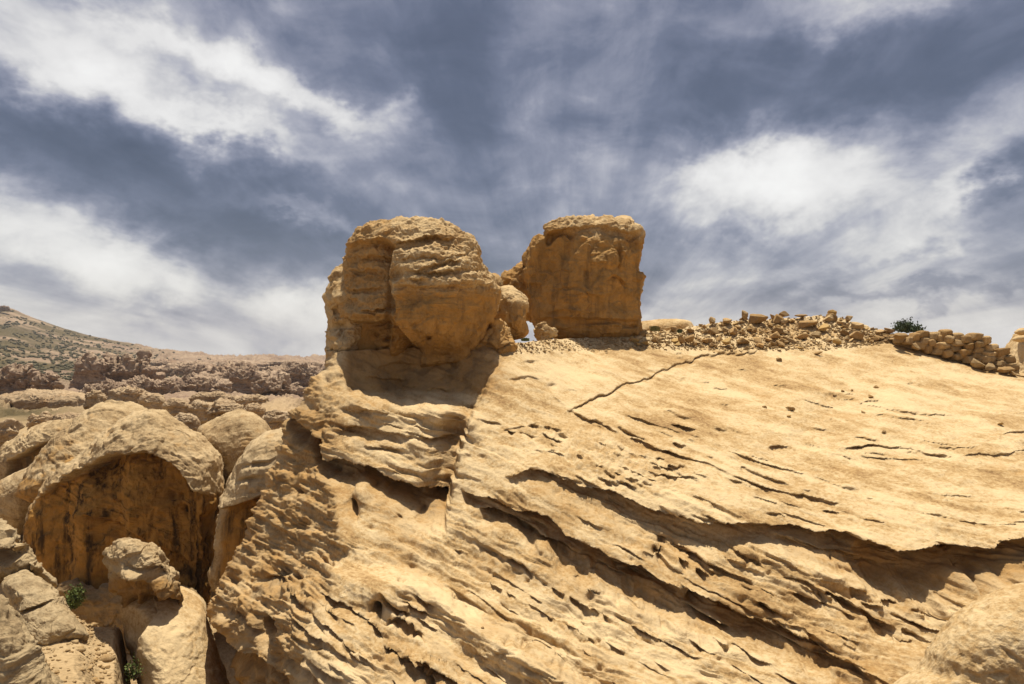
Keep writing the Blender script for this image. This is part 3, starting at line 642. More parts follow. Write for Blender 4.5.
# --- the head-shaped boulder
def bx1(x, y): return (310 + x * .2926, 210 + y * .2926)
def hollow1(px, py):
    h = lipfun(px, py, [bx1(105, 365), bx1(150, 378), bx1(215, 385), bx1(262, 362)], .55, 60, jag=1.5, seed=201, taper=5)
    # the recessed left panel, bounded on its right by a stepped edge
    ex = np.interp(py, [bx1(0, v)[1] for v in (60, 115, 180, 250, 300, 350, 400)], [bx1(v, 0)[0] for v in (290, 290, 270, 268, 285, 300, 310)])
    top = np.interp(px, [bx1(v, 0)[0] for v in (120, 160, 250, 300)], [bx1(0, v)[1] for v in (130, 100, 95, 115)])
    h = h + .75 * sst(-1, 4, ex - px) * sst(0, 4, py - top) * (1 - .5 * sst(0, 40, ex - px)) * (1 - sst(bx1(0, 330)[1], bx1(0, 360)[1], py))
    # keel that parts the ochre chin from the left panel
    kx = np.interp(py, [bx1(0, v)[1] for v in (330, 390, 440, 490)], [bx1(v, 0)[0] for v in (270, 290, 330, 370)])
    h = h + 1.05 * sst(-2, 3, kx - px) * sst(bx1(0, 330)[1], bx1(0, 385)[1], py) * np.exp(-np.clip(kx - px, 0, None) / 45)
    # brow lip
    h = h + lipfun(px, py, [bx1(270, 262), bx1(350, 262), bx1(440, 258), bx1(540, 262), bx1(640, 250)], [.12, .16, .16, .12, .08], 26, jag=1.6, seed=202)
    for s, (pts, A, W) in enumerate([([(275, 130), (340, 105), (420, 95), (500, 95)], .3, 9), ([(300, 165), (400, 150), (480, 146), (560, 128)], .10, 5), ([(350, 192), (420, 183), (520, 168)], .16, 7),
                                     ([(320, 208), (420, 216), (500, 202), (600, 198)], .16, 7), ([(330, 236), (400, 228)], .12, 6), ([(440, 118), (520, 120), (580, 125)], .1, 6),
                                     ([(120, 190), (170, 215), (230, 200)], .14, 6), ([(110, 262), (150, 275), (255, 255)], .12, 7), ([(105, 300), (180, 318)], .2, 9), ([(160, 345), (265, 325)], .16, 6), ([(160, 155), (200, 148), (280, 150)], .15, 6)]):
        h = h + lipfun(px, py, [bx1(*q) for q in pts], A, W, jag=2.6, sharp=1.3, seed=205 + s, taper=9)
    for (cx, cy, rx, ry, A) in [(235, 440, 3, 2, .25), (265, 440, 2.5, 2, .2), (403, 440, 3, 2.5, .3), (325, 485, 4, 5, .4), (370, 488, 4, 4, .35), (295, 220, 6, 8, .35), (540, 470, 5, 4, .2), (200, 425, 2, 2, .15)]:
        q = bx1(cx, cy); h = h + A * gauss(px, py, q[0], q[1], rx, ry)
    h = h + .2 * sst(bx1(0, 455)[1], bx1(0, 505)[1], py) ** 2
    return h
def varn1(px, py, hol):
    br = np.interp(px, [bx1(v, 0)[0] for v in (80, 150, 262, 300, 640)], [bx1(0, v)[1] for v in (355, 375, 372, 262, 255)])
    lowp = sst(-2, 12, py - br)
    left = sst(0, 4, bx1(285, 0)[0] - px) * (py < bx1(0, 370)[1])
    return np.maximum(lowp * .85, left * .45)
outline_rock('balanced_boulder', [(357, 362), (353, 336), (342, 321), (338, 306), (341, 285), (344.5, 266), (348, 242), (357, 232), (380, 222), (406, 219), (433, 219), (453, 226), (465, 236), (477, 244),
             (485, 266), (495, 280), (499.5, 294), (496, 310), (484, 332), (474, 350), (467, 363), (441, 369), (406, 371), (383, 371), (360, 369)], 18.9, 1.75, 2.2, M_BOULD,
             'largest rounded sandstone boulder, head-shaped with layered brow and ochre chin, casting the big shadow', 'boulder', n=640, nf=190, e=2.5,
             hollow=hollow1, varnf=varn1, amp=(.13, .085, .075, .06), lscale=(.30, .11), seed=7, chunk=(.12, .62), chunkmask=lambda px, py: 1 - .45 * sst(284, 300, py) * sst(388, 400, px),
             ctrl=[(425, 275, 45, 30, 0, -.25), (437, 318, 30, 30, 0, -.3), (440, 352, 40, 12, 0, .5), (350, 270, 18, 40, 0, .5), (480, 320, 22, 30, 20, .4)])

# --- weathered column at its left, low rocks at its right
outline_rock('rock_column', [(323, 294), (328, 285), (338, 270), (350, 264), (362, 290), (362, 395), (350, 396), (334, 395), (331, 380), (333, 366), (327, 352), (330, 338), (329, 325), (327, 306)], 19.6, 1.3, 1.6, M_BOULD,
             'knobbly weathered rock column under the left edge of the largest boulder', 'rock column', n=300, nf=90, centre=(344, 335), seed=9, amp=(.16, .08, .05, .15), lscale=(.34, .12),
             chunk=(.14, .6), ctrl=[(336, 312, 7, 6, 0, .35), (340, 346, 12, 8, 0, -.45), (336, 296, 10, 7, 0, -.15), (338, 328, 10, 5, 0, .45), (340, 364, 10, 8, 0, .35)])
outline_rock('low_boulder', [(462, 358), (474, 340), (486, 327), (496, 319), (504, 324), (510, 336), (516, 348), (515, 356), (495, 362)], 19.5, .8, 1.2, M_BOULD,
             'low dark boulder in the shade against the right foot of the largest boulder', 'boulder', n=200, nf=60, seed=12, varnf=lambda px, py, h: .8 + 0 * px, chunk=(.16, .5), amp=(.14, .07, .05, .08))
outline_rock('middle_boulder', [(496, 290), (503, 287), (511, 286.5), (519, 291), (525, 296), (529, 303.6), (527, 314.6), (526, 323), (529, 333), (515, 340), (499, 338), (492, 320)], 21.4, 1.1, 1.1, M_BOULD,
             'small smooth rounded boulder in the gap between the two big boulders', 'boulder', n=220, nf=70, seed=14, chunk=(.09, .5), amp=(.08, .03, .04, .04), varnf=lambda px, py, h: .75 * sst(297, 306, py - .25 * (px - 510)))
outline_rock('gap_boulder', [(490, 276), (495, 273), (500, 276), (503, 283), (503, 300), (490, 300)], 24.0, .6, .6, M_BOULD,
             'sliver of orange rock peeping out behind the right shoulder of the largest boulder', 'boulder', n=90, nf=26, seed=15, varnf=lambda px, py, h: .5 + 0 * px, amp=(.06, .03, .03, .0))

# --- the block-shaped boulder
def bx2(x, y): return (490 + x * .2192, 205 + y * .2192)
def hollow2(px, py):
    h = lipfun(px, py, [bx2(250, 125), bx2(310, 108), bx2(380, 100), bx2(470, 90), bx2(560, 110), bx2(640, 112), bx2(695, 120)], [.25, .3, .2, .15, .3, .25, .2], 12, jag=1.5, seed=231, taper=4)
    h = h + lipfun(px, py, [bx2(170, 350), bx2(205, 355), bx2(240, 352)], .25, 14, jag=1, seed=232, taper=3)
    ex = bx2(0, 0)[0] + .2192 * np.interp(py, [bx2(0, v)[1] for v in (90, 150, 300, 420)], [410, 380, 330, 300])
    h = h + .30 * sst(-2, 3, ex - px) * (1 - sst(bx2(0, 320)[1], bx2(0, 400)[1], py)) * sst(bx2(0, 110)[1], bx2(0, 140)[1], py) * np.exp(-np.clip(ex - px, 0, None) / 30)
    h = h + lipfun(px, py, [bx2(520, 350), bx2(560, 322), bx2(610, 330), bx2(640, 370)], [.05, .16, .16, .05], 40, jag=1.3, seed=233, taper=4)
    h = h + lipfun(px, py, [bx2(255, 480), bx2(320, 478), bx2(420, 490)], .1, 6, jag=1.3, seed=234, taper=4)
    h = h + lipfun(px, py, [bx2(200, 510), bx2(330, 515), bx2(500, 515), bx2(690, 520)], .15, 9, jag=1.5, seed=235, taper=5)
    h = h + lipfun(px, py, [bx2(300, 560), bx2(400, 545), bx2(520, 550), bx2(690, 548)], .12, 6, jag=1.5, seed=236, taper=5)
    for (cx, cy, rx, ry, A) in [(590, 385, 7, 6, .12), (595, 450, 9, 6, .15), (650, 170, 8, 6, .3), (590, 230, 2, 12, .25), (600, 160, 6, 5, -.05), (380, 490, 8, 4, -.2), (440, 320, 3, 12, .15)]:
        q = bx2(cx, cy); h = h + A * gauss(px, py, q[0], q[1], rx, ry)
    return h
outline_rock('block_boulder', [(534, 326), (530.5, 310), (526, 288), (524.6, 260), (529.5, 246.6), (537, 237), (543.7, 234), (545, 226), (558, 219.5), (577, 217.7), (593, 217), (600, 219), (613, 217.7), (628, 220), (632, 226), (642, 230),
             (643, 249), (640, 263), (639, 271), (644.5, 276), (641, 293), (640, 310), (641, 333), (634, 340), (606, 344), (577, 344), (556, 340), (540, 333)], 24.4, 1.35, 2.2, M_BOULD,
             'tall squarish orange sandstone boulder with a flat pale cap, second largest, standing alone at right', 'boulder', n=600, nf=170, e=4.0, centre=(586, 282),
             hollow=hollow2, seed=23, amp=(.10, .035, .08, .04), lscale=(.36, .13), chunk=(.17, 1.05),
             varnf=lambda px, py, h: .88 * sst(226, 244, py + 5 * perlin(px / 12., py / 12., .3, 3) + .12 * (600 - px)),
             ctrl=[(540, 280, 22, 60, 12, .55), (600, 285, 30, 46, 0, -.3), (637, 290, 8, 60, 0, .6), (585, 330, 40, 8, 0, -.15)])
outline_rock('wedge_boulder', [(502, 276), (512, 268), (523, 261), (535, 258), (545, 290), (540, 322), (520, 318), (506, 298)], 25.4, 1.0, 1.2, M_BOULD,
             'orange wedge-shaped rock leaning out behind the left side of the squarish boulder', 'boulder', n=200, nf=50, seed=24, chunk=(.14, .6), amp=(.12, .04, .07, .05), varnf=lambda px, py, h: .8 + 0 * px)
outline_rock('foot_stone', [(534, 330), (540, 324), (548, 324), (556, 328), (558, 335), (548, 341), (537, 340)], 22.2, .4, .5, M_BOULD,
             'pale rounded stone lying at the left foot of the squarish boulder', 'stone', n=110, nf=32, seed=25, chunk=(.12, .3), amp=(.08, .04, .04, .06))
outline_rock('back_ledge', [(625, 330), (640, 322), (665, 319.5), (684, 319.5), (692, 323), (700, 345), (640, 350)], 33.0, 1.2, 2.0, M_OUT,
             'thin pale rock ledge on the skyline behind the gravel right of the squarish boulder', 'rock ledge', n=150, nf=40, seed=27, amp=(.05, .05, .03, .0), jag=.5)
outline_rock('rock_knoll', [(985, 385), (1000, 360), (1008, 344), (1015, 335), (1026, 331), (1060, 318), (1120, 310), (1200, 330), (1230, 420), (1100, 440), (1000, 410)], 36.0, 4.0, 4.0, M_OUT,
             'sunlit bare rock slope at the right edge behind the end of the stone wall', 'rock outcrop', n=260, nf=70, seed=28, amp=(.2, .12, .06, .05), jag=.8)
for i, (a, b, w, h_, lb) in enumerate([(1022, 333, 8, 5, 'flat brown stone lying highest on the sunlit slope at the right edge'), (1019, 340, 7, 4, 'flat brown stone lying lower on the sunlit slope at the right edge')]):
    outline_rock('flat_stone', [(a - w, b), (a - w * .6, b - h_ * .7), (a, b - h_), (a + w, b - h_ * .8), (a + w * 1.3, b), (a, b + h_ * .5)], 33.4 - i, .4, .4, M_BOULD, lb, 'stone', n=70, nf=20, seed=30 + i, amp=(.05, .04, .03, 0), jag=.4)

# --- foreground boulder bottom right
outline_rock('foreground_boulder', [(872, 724), (893, 686), (918, 667), (927, 646), (942, 628), (961, 610), (987, 596), (1011, 586), (1030, 582), (1080, 574), (1150, 590), (1200, 660), (1200, 800), (1040, 860), (900, 800)], 7.6, 1.2, 1.6, M_OUT,
             'pale speckled boulder cut off by the bottom right corner', 'boulder', n=560, nf=200, e=2.2, centre=(1040, 700), seed=33, amp=(.045, .02, .022, .04), lscale=(.16, .05), jag=1.6,
             hollow=lambda px, py: .05 * gauss(px, py, 1012, 655, 12, 2, 35) + .04 * gauss(px, py, 1000, 675, 14, 3, -5) + .03 * gauss(px, py, 960, 660, 4, 6))

# ------------------------------------------------------------------ domes on the left
def hollowD1(px, py):
    pts = [(0, 545), (24, 514), (36, 496), (48, 482), (66, 475), (85, 463), (114, 452), (141, 451), (162, 460), (180, 469), (187, 479), (190, 488), (222, 490)]
    h = lipfun(px, py, pts, [.9, 1.0, 1.1, 1.2, 1.3, 1.35, 1.4, 1.4, 1.3, 1.1, .8, .5, .45], 400, jag=1.8, sharp=5, seed=301, taper=4, bulge=.03, wv=0)
    h = h - .55 * gauss(px, py, 206, 520, 12, 45) + .5 * gauss(px, py, 176, 435, 10, 5, 20)
    h = h + .15 * fbm(px / 30., py / 22., .3, 305, 4) + .3 * gauss(px, py, 150, 505, 5, 5) + .35 * gauss(px, py, 166, 520, 4, 5) + .3 * gauss(px, py, 160, 505, 3, 3) + .25 * lipfun(px, py, [(60, 520), (100, 535), (150, 560), (190, 575)], 1, 30, seed=302, jag=3)
    return h
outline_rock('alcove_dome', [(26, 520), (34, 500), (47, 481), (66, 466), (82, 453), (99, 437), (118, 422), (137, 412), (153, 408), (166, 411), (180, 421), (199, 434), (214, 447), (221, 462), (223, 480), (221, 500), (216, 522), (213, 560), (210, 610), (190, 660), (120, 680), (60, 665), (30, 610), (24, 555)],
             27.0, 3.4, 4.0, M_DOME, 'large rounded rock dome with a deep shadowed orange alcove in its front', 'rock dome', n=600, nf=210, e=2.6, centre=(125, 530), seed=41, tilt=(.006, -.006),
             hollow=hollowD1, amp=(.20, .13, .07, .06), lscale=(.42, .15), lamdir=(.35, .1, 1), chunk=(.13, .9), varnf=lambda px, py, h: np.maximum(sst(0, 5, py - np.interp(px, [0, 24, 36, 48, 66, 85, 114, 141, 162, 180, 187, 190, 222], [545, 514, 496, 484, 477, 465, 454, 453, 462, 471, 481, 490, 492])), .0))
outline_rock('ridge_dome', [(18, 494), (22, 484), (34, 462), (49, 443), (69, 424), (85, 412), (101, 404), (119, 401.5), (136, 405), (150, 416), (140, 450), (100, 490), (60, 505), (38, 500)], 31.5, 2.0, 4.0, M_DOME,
             'long smooth rock ridge with a dark scaly lower end, just left of the alcove dome', 'rock dome', n=320, nf=100, seed=43, amp=(.2, .14, .07, .05), lscale=(.45, .16), lamdir=(.5, .1, 1), chunk=(.12, .9), tilt=(.02, -.03), centre=(85, 455), varnf=lambda px, py, h: .75 * sst(432, 470, py + 10 * perlin(px / 9., py / 5., .3, 5)) * sst(-.2, .2, perlin(px / 12., py / 6., .7, 6)))
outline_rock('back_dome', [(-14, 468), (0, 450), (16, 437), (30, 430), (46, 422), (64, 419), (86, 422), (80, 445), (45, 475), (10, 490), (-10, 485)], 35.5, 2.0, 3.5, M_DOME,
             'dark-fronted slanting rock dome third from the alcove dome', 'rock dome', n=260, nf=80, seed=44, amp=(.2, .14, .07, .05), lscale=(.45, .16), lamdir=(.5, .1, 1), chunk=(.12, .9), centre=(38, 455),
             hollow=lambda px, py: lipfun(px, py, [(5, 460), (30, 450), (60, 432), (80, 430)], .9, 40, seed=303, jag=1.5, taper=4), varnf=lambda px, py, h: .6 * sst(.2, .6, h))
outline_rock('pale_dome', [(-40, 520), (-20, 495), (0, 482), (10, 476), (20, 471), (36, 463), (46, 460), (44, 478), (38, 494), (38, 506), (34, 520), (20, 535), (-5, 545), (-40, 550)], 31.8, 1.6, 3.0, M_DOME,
             'pale smooth loaf of rock at the left edge before the slanting domes', 'rock dome', n=280, nf=90, seed=45, amp=(.14, .08, .05, .06), lscale=(.4, .14), lamdir=(.4, .1, 1), centre=(8, 505),
             hollow=lambda px, py: .5 * sst(500, 515, py) * sst(18, 34, px))
outline_rock('round_dome', [(197, 432), (212, 421), (228, 413), (241, 410), (254, 413), (265, 421), (271, 431), (280, 470), (275, 515), (245, 540), (218, 520), (212, 470)], 32.0, 2.6, 3.5, M_DOME,
             'smooth round pale dome with faint bands, right of the alcove dome', 'rock dome', n=300, nf=100, seed=46, amp=(.14, .13, .05, .02), lscale=(.5, .17), lamdir=(-.1, .1, 1), centre=(243, 470))
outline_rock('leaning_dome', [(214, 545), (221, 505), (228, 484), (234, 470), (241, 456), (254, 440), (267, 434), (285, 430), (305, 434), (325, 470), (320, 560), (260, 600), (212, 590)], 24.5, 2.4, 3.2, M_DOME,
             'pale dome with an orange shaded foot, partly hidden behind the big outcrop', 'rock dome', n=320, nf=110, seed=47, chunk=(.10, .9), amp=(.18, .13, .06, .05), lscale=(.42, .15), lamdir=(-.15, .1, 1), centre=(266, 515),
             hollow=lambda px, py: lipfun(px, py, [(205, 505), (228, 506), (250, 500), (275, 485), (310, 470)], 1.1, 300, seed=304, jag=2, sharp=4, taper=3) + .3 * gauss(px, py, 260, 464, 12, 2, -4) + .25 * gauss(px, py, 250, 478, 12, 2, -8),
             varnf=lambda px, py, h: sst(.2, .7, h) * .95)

# --- the small balanced rock, its plinth and the rocks round it
def bx3(x, y): return (90 + x * .2397, 520 + y * .2397)
def hollow3(px, py):
    h = lipfun(px, py, [bx3(60, 190), bx3(100, 215), bx3(140, 235), bx3(180, 225), bx3(250, 262), bx3(290, 320), bx3(380, 330)], [.12, .2, .3, .3, .3, .3, .2], 50, jag=1.2, seed=311, taper=3)
    h = h - .22 * gauss(px, py, *bx3(185, 225), 12, 6, 12) + .30 * gauss(px, py, *bx3(285, 235), 10, 9, 10) + .2 * lipfun(px, py, [bx3(140, 180), bx3(220, 195), bx3(300, 190)], .7, 6, seed=312, jag=1, taper=3)
    h = h + .45 * sst(bx3(0, 320)[1], bx3(0, 400)[1], py)
    return h
outline_rock('perched_boulder', [bx3(*q) for q in [(60, 150), (72, 122), (120, 85), (160, 76), (195, 76), (222, 96), (265, 115), (300, 140), (322, 182), (358, 230), (380, 290), (385, 335), (330, 382), (270, 408), (160, 390), (128, 325), (90, 300), (80, 250), (84, 200)]], 15.2, .85, .9, M_DOME,
             'small grey-topped boulder with ochre underside perched on a pale plinth, bottom left', 'boulder', n=340, nf=120, seed=51, amp=(.07, .035, .03, .03), lscale=(.16, .06), chunk=(.08, .4), hollow=hollow3, jag=.8,
             varnf=lambda px, py, h: .7 * sst(bx3(0, 235)[1], bx3(0, 270)[1], py))
outline_rock('rock_plinth', [(121, 606), (140, 592), (165, 585), (182, 587), (196, 594), (205, 604), (210, 628), (219, 654), (227, 676), (240, 720), (235, 790), (150, 790), (142, 700), (136, 664), (127, 645), (123.5, 625)], 15.3, 1.7, 1.2, M_OUT,
             'smooth pale rock plinth sloping towards the viewer beneath the perched boulder', 'rock plinth', n=320, nf=110, e=3.0, centre=(178, 680), seed=52, chunk=(.035, .5), amp=(.07, .02, .02, .02), lscale=(.3, .1), jag=.8, tilt=(.012, -.014),
             hollow=lambda px, py: .45 * sst(0, 5, np.interp(py, [590, 612, 640, 660, 700], [150, 158, 139, 136, 140]) - px))
outline_rock('left_rock', [(-60, 600), (-30, 590), (0, 596), (12, 610), (22, 625), (30, 643), (40, 660), (51, 674), (64, 694), (68, 760), (-60, 780)], 10.0, 1.2, 1.4, M_GREY,
             'rough grey-brown rock cut off by the bottom left corner', 'rock', n=320, nf=110, centre=(0, 690), seed=53, amp=(.12, .06, .045, .05), lscale=(.2, .07), chunk=(.06, .5),
             hollow=lambda px, py: .35 * gauss(px, py, 28, 668, 9, 22, -20) + .2 * gauss(px, py, 16, 625, 4, 8))
outline_rock('tilted_slab', [(2, 582), (14, 573), (26, 571), (42, 580), (57, 590), (60, 598), (70, 611), (84, 629), (88, 638), (66, 644), (42, 650), (25, 640), (15, 615)], 14.0, .7, 1.2, M_GREY,
             'tilted grey slab broken across the middle, between the left corner rock and the sandy floor', 'rock slab', n=280, nf=90, centre=(45, 610), seed=54, amp=(.06, .04, .02, .02), lscale=(.2, .07), lamdir=(.5, .2, 1), tilt=(.004, -.02),
             hollow=lambda px, py: lipfun(px, py, [(18, 612), (35, 605), (57, 597), (64, 597)], .18, 7, seed=321, jag=1, taper=3), chunk=(.05, .35))
outline_rock('shelf_rock', [(-20, 540), (-10, 527), (4, 524), (14, 530), (16, 540), (24, 552), (34, 560), (40, 570), (24, 576), (8, 580), (-20, 590)], 15.5, .9, 1.2, M_GREY,
             'dark stepped rock at the left edge above the tilted slab', 'rock', n=240, nf=80, centre=(5, 556), seed=55, amp=(.12, .08, .05, .05), lscale=(.22, .08), chunk=(.14, .45),
             hollow=lambda px, py: lipfun(px, py, [(-20, 545), (0, 548), (20, 548), (30, 560)], .4, 16, seed=322, jag=1.5, taper=3) + .35 * gauss(px, py, 6, 537, 5, 4))
outline_rock('shelf_rock', [(26, 640), (34, 600), (50, 585), (72, 580), (92, 588), (116, 584), (140, 590), (170, 583), (196, 590), (208, 610), (205, 660), (140, 690), (90, 700), (40, 680)], 24.4, .7, 1.5, M_GREY,
             'dark broad ledge in the shade at the alcove dome foot, under the green shrub', 'rock', n=240, nf=80, centre=(120, 640), seed=57, amp=(.12, .08, .05, .05), lscale=(.25, .09), chunk=(.14, .6), varnf=lambda px, py, h: .5 + 0 * px)
outline_rock('shelf_rock', [(24, 566), (34, 560), (42, 566), (54, 578), (57, 586), (50, 588), (36, 580)], 17.0, .5, .6, M_GREY,
             'narrow dark rock wedged behind the top of the tilted slab', 'rock', n=120, nf=36, centre=(42, 574), seed=56, amp=(.08, .05, .03, .04), lscale=(.2, .08))

# ------------------------------------------------------------------ terrain
PYTOP = [(-1200, 306), (-400, 290), (-100, 296), (-20, 301), (0, 306), (12, 308), (30, 316), (60, 327), (95, 336), (130, 343), (165, 349), (200, 353), (235, 356), (255, 357), (262, 355), (280, 355.5), (300, 356), (345, 356), (700, 362), (1400, 362)]
def terrain_z(px, r):
    """height of the valley ground at azimuth px and distance r along the view axis"""
    top = np.interp(px, [p[0] for p in PYTOP], [p[1] for p in PYTOP])
    rad = np.array([4, 12, 14, 15.5, 16.6, 19, 27, 40, 60, 100, 160, 240])
    zz = np.array([-6.0, -6.25, -6.35, -6.6, -7.8, -10.5, -11.5, -7.0, -6.6, -8.4, -11.0, -14.5])
    near = np.interp(r, rad, zz)
    ridge_r = 760.0
    zr = -(top - 342) / F * ridge_r
    t = np.clip((r - 170) / (ridge_r - 170), 0, 1)
    z0 = np.interp(170, rad, zz)
    # seen from the eye the slope climbs evenly from the valley to the skyline
    py170 = 342 - z0 / 170 * F
    far = -(py170 + (top - py170) * t ** .8 - 342) / F * r
    beyond = zr - (r - ridge_r) * .05
    z = np.where(r < 170, near, np.where(r < ridge_r, far, beyond))
    return z
def terrain_full(px, r):
    x = r * (px - 512) / F; z = terrain_z(px, r)
    hill = (1 - sst(90, 190, px)) * sst(170, 260, r)
    am = np.clip(r, 8, 700)
    crag = .6 * fbm(x / (am * .085 + 3), r / (am * .16 + 3), .2, 401, 6, .58, ridged=True) + .5 * fbm(x / (am * .03 + 1.5), r / (am * .07 + 1.5), .2, 404, 5, .6, ridged=True)
    soft = fbm(x / 30., r / 30., .1, 402, 5)
    nearf = 1 - sst(45, 75, r)
    z = z + nearf * (.25 * fbm(x / 3., r / 3., .3, 403, 5) + .06 * beds(x * 1.3 + r * .8, r * .3, 405) + .05 * fbm(x * 2, r * 2, .3, 406, 4)) + (1 - nearf) * ((crag - .25) * am * .050 * (1 - .88 * hill) * (1 - .35 * sst(500, 760, r)) + soft * .8)
    z = z - 3.2 * sst(114, 146, px + 8 * fbm(r, px / 30., .3, 407, 3)) * (1 - sst(250, 300, px)) * (1 - sst(18, 24, r)) + .45 * (1 - sst(70, 108, px)) * (1 - sst(14.5, 16, r))
    # terraces in the rock country
    tz = z / 3.2 + .6 * soft; k = np.floor(tz); t = tz - k
    zt = (k + sst(.30, .80, t) - .6 * soft) * 3.2
    z = z + (zt - z) * .40 * (1 - nearf) * (1 - hill) * (1 - sst(650, 760, r))
    return x, r + 0 * x, z + CZ, hill
def build_terrain():
    cols = np.concatenate([np.linspace(-1200, -60, 60, endpoint=False), np.linspace(-60, 350, 520, endpoint=False), np.linspace(350, 2200, 110)])
    rr = np.concatenate([np.linspace(4, 60, 130, endpoint=False), np.geomspace(60, 1100, 560, endpoint=False), np.geomspace(1100, 3200, 20)])
    px, r = np.meshgrid(cols, rr)
    x, y, z, hill = terrain_full(px, r)
    V = np.stack([x, y, z], -1)
    grass = hill * sst(-.35, .1, fbm(x / 60., y / 60., .2, 410, 4)) + gauss(px, np.log(r), 20, math.log(66), 60, .16)
    o = mesh_obj('valley_ground', V.reshape(-1, 3), grid_faces(*px.shape), ground_mat(), {'lam': z, 'grass': np.clip(grass, 0, 1), 'near': 1 - sst(45, 120, r)})
    tag(o, 'rocky desert valley floor with a dry scrubby hillside', 'ground', kind='structure')
    # the rest of the plain, behind and beside the viewer
    q = np.linspace(0, 2 * np.pi, 97)[:-1]; rings = np.array([4.5, 12, 60, 400, 1500, 3200.])
    X = np.cos(q)[None] * rings[:, None]; Yb = np.sin(q)[None] * rings[:, None]
    Z = np.interp(rings, [4, 60, 400, 3200], [-14, -22, -60, -200])[:, None] + CZ + 0 * X
    o2 = mesh_obj('plain_ground', np.stack([X, Yb, Z], -1).reshape(-1, 3), grid_faces(len(rings), 96, True)[:, ::-1], o.data.materials[0], {'lam': Z, 'grass': 0 * Z, 'near': 0 * Z})
    tag(o2, 'low desert plain all round', 'ground', kind='structure')
def ground_mat():
    m = bpy.data.materials.new('desert_ground'); m.use_nodes = True; T = NT(m.node_tree)
    vec = T.n('ShaderNodeNewGeometry').outputs['Position']
    nz = T.n('ShaderNodeSeparateXYZ'); T.put(nz.inputs[0], T.n('ShaderNodeNewGeometry').outputs['Normal'])
    lam = T.n('ShaderNodeAttribute', attribute_name='lam').outputs['Fac']
    grass = T.n('ShaderNodeAttribute', attribute_name='grass').outputs['Fac']
    near = T.n('ShaderNodeAttribute', attribute_name='near').outputs['Fac']
    a = T.noise(vec, 0.02, 6, 0.65, 0.5); b = T.noise(vec, 0.22, 6, 0.7); c = T.noise(vec, 3.0, 6, 0.7)
    band = T.noise(T.xyz(T.m('MULTIPLY', lam, 0.9), a, 0.0), 1.0, 4, 0.7)
    f = T.m('ADD', T.m('ADD', T.m('MULTIPLY', a, .35), T.m('MULTIPLY', b, .4)), T.m('MULTIPLY', band, .3))
    rock = T.ramp(f, [(.32, (.10, .062, .046)), (.47, (.225, .152, .102)), (.58, (.32, .23, .15)), (.75, (.41, .31, .21))])
    gr = T.ramp(T.m('ADD', T.m('MULTIPLY', b, .6), T.m('MULTIPLY', a, .4)), [(.35, (.050, .040, .017)), (.52, (.088, .067, .031)), (.70, (.15, .112, .058))])
    sand = T.ramp(T.m('ADD', T.m('MULTIPLY', b, .5), T.m('MULTIPLY', c, .5)), [(.3, (.26, .175, .085)), (.55, (.42, .30, .16)), (.75, (.50, .37, .21))])
    col = T.mix(near, rock, sand); col = T.mix(grass, col, gr)
    h = T.m('ADD', T.m('MULTIPLY', b, 1.2), T.m('MULTIPLY', c, .10))
    bp = T.n('ShaderNodeBump'); bp.inputs['Strength'].default_value = .8; bp.inputs['Distance'].default_value = 1.0; T.put(bp.inputs['Height'], h)
    bs = T.n('ShaderNodeBsdfPrincipled'); T.put(bs.inputs['Base Color'], col); bs.inputs['Roughness'].default_value = .95; bs.inputs['Specular IOR Level'].default_value = .1
    T.put(bs.inputs['Normal'], bp.outputs[0])
    o = T.n('ShaderNodeOutputMaterial'); T.put(o.inputs[0], bs.outputs[0])
    return m
build_terrain()

# --- rock masses that stand in the valley
def crag(px, base, Y, w, h, label, seed, mat, rough=1.0, name='valley_crag', cat='rock outcrop', group='rock outcrops across the valley', dark=0.0, thick=1.0, n=200):
    rng = random.Random(seed); pts = []
    for k in range(15):
        t = math.pi * (k / 14); rr = 1 + rough * rng.uniform(-.16, .12)
        cx, sx = math.cos(t), math.sin(t)
        pts.append((px - w / 2 * math.copysign(abs(cx) ** .75, cx) * (1 + .06 * rng.uniform(-1, 1)), base - h * sx ** .75 * rr))
    pts += [(px + w * .56, base + h * .5), (px, base + h * .8), (px - w * .56, base + h * .5)]
    m = Y / F; s = h * m
    o = outline_rock(name, pts, Y, w * m * .35 * thick, w * m * .45, mat, label, cat, group, n=n, nf=n // 3, e=2.2, seed=seed, jag=.9 * rough + .2, centre=(px, base - h * .2),
                     amp=(.20 * s * rough, .10 * s * (.4 + .6 * rough), .05 * s * rough, .10 * s * rough), lscale=(max(.2, s * .16), max(.08, s * .06)), lamdir=(rng.uniform(-.3, .3), .1, 1), rugged=.07 * s * rough, chunk=(.20 * s * rough, max(.3, s * .42)),
                     hollow=(lambda a, b: dark * .22 * s * lipfun(a, b, [(px - w * .5, base - h * .38), (px, base - h * .46), (px + w * .5, base - h * .34)], 1, h * .9, seed=seed, jag=h * .06, sharp=1.5, taper=w * .1)) if dark else None)
    return o
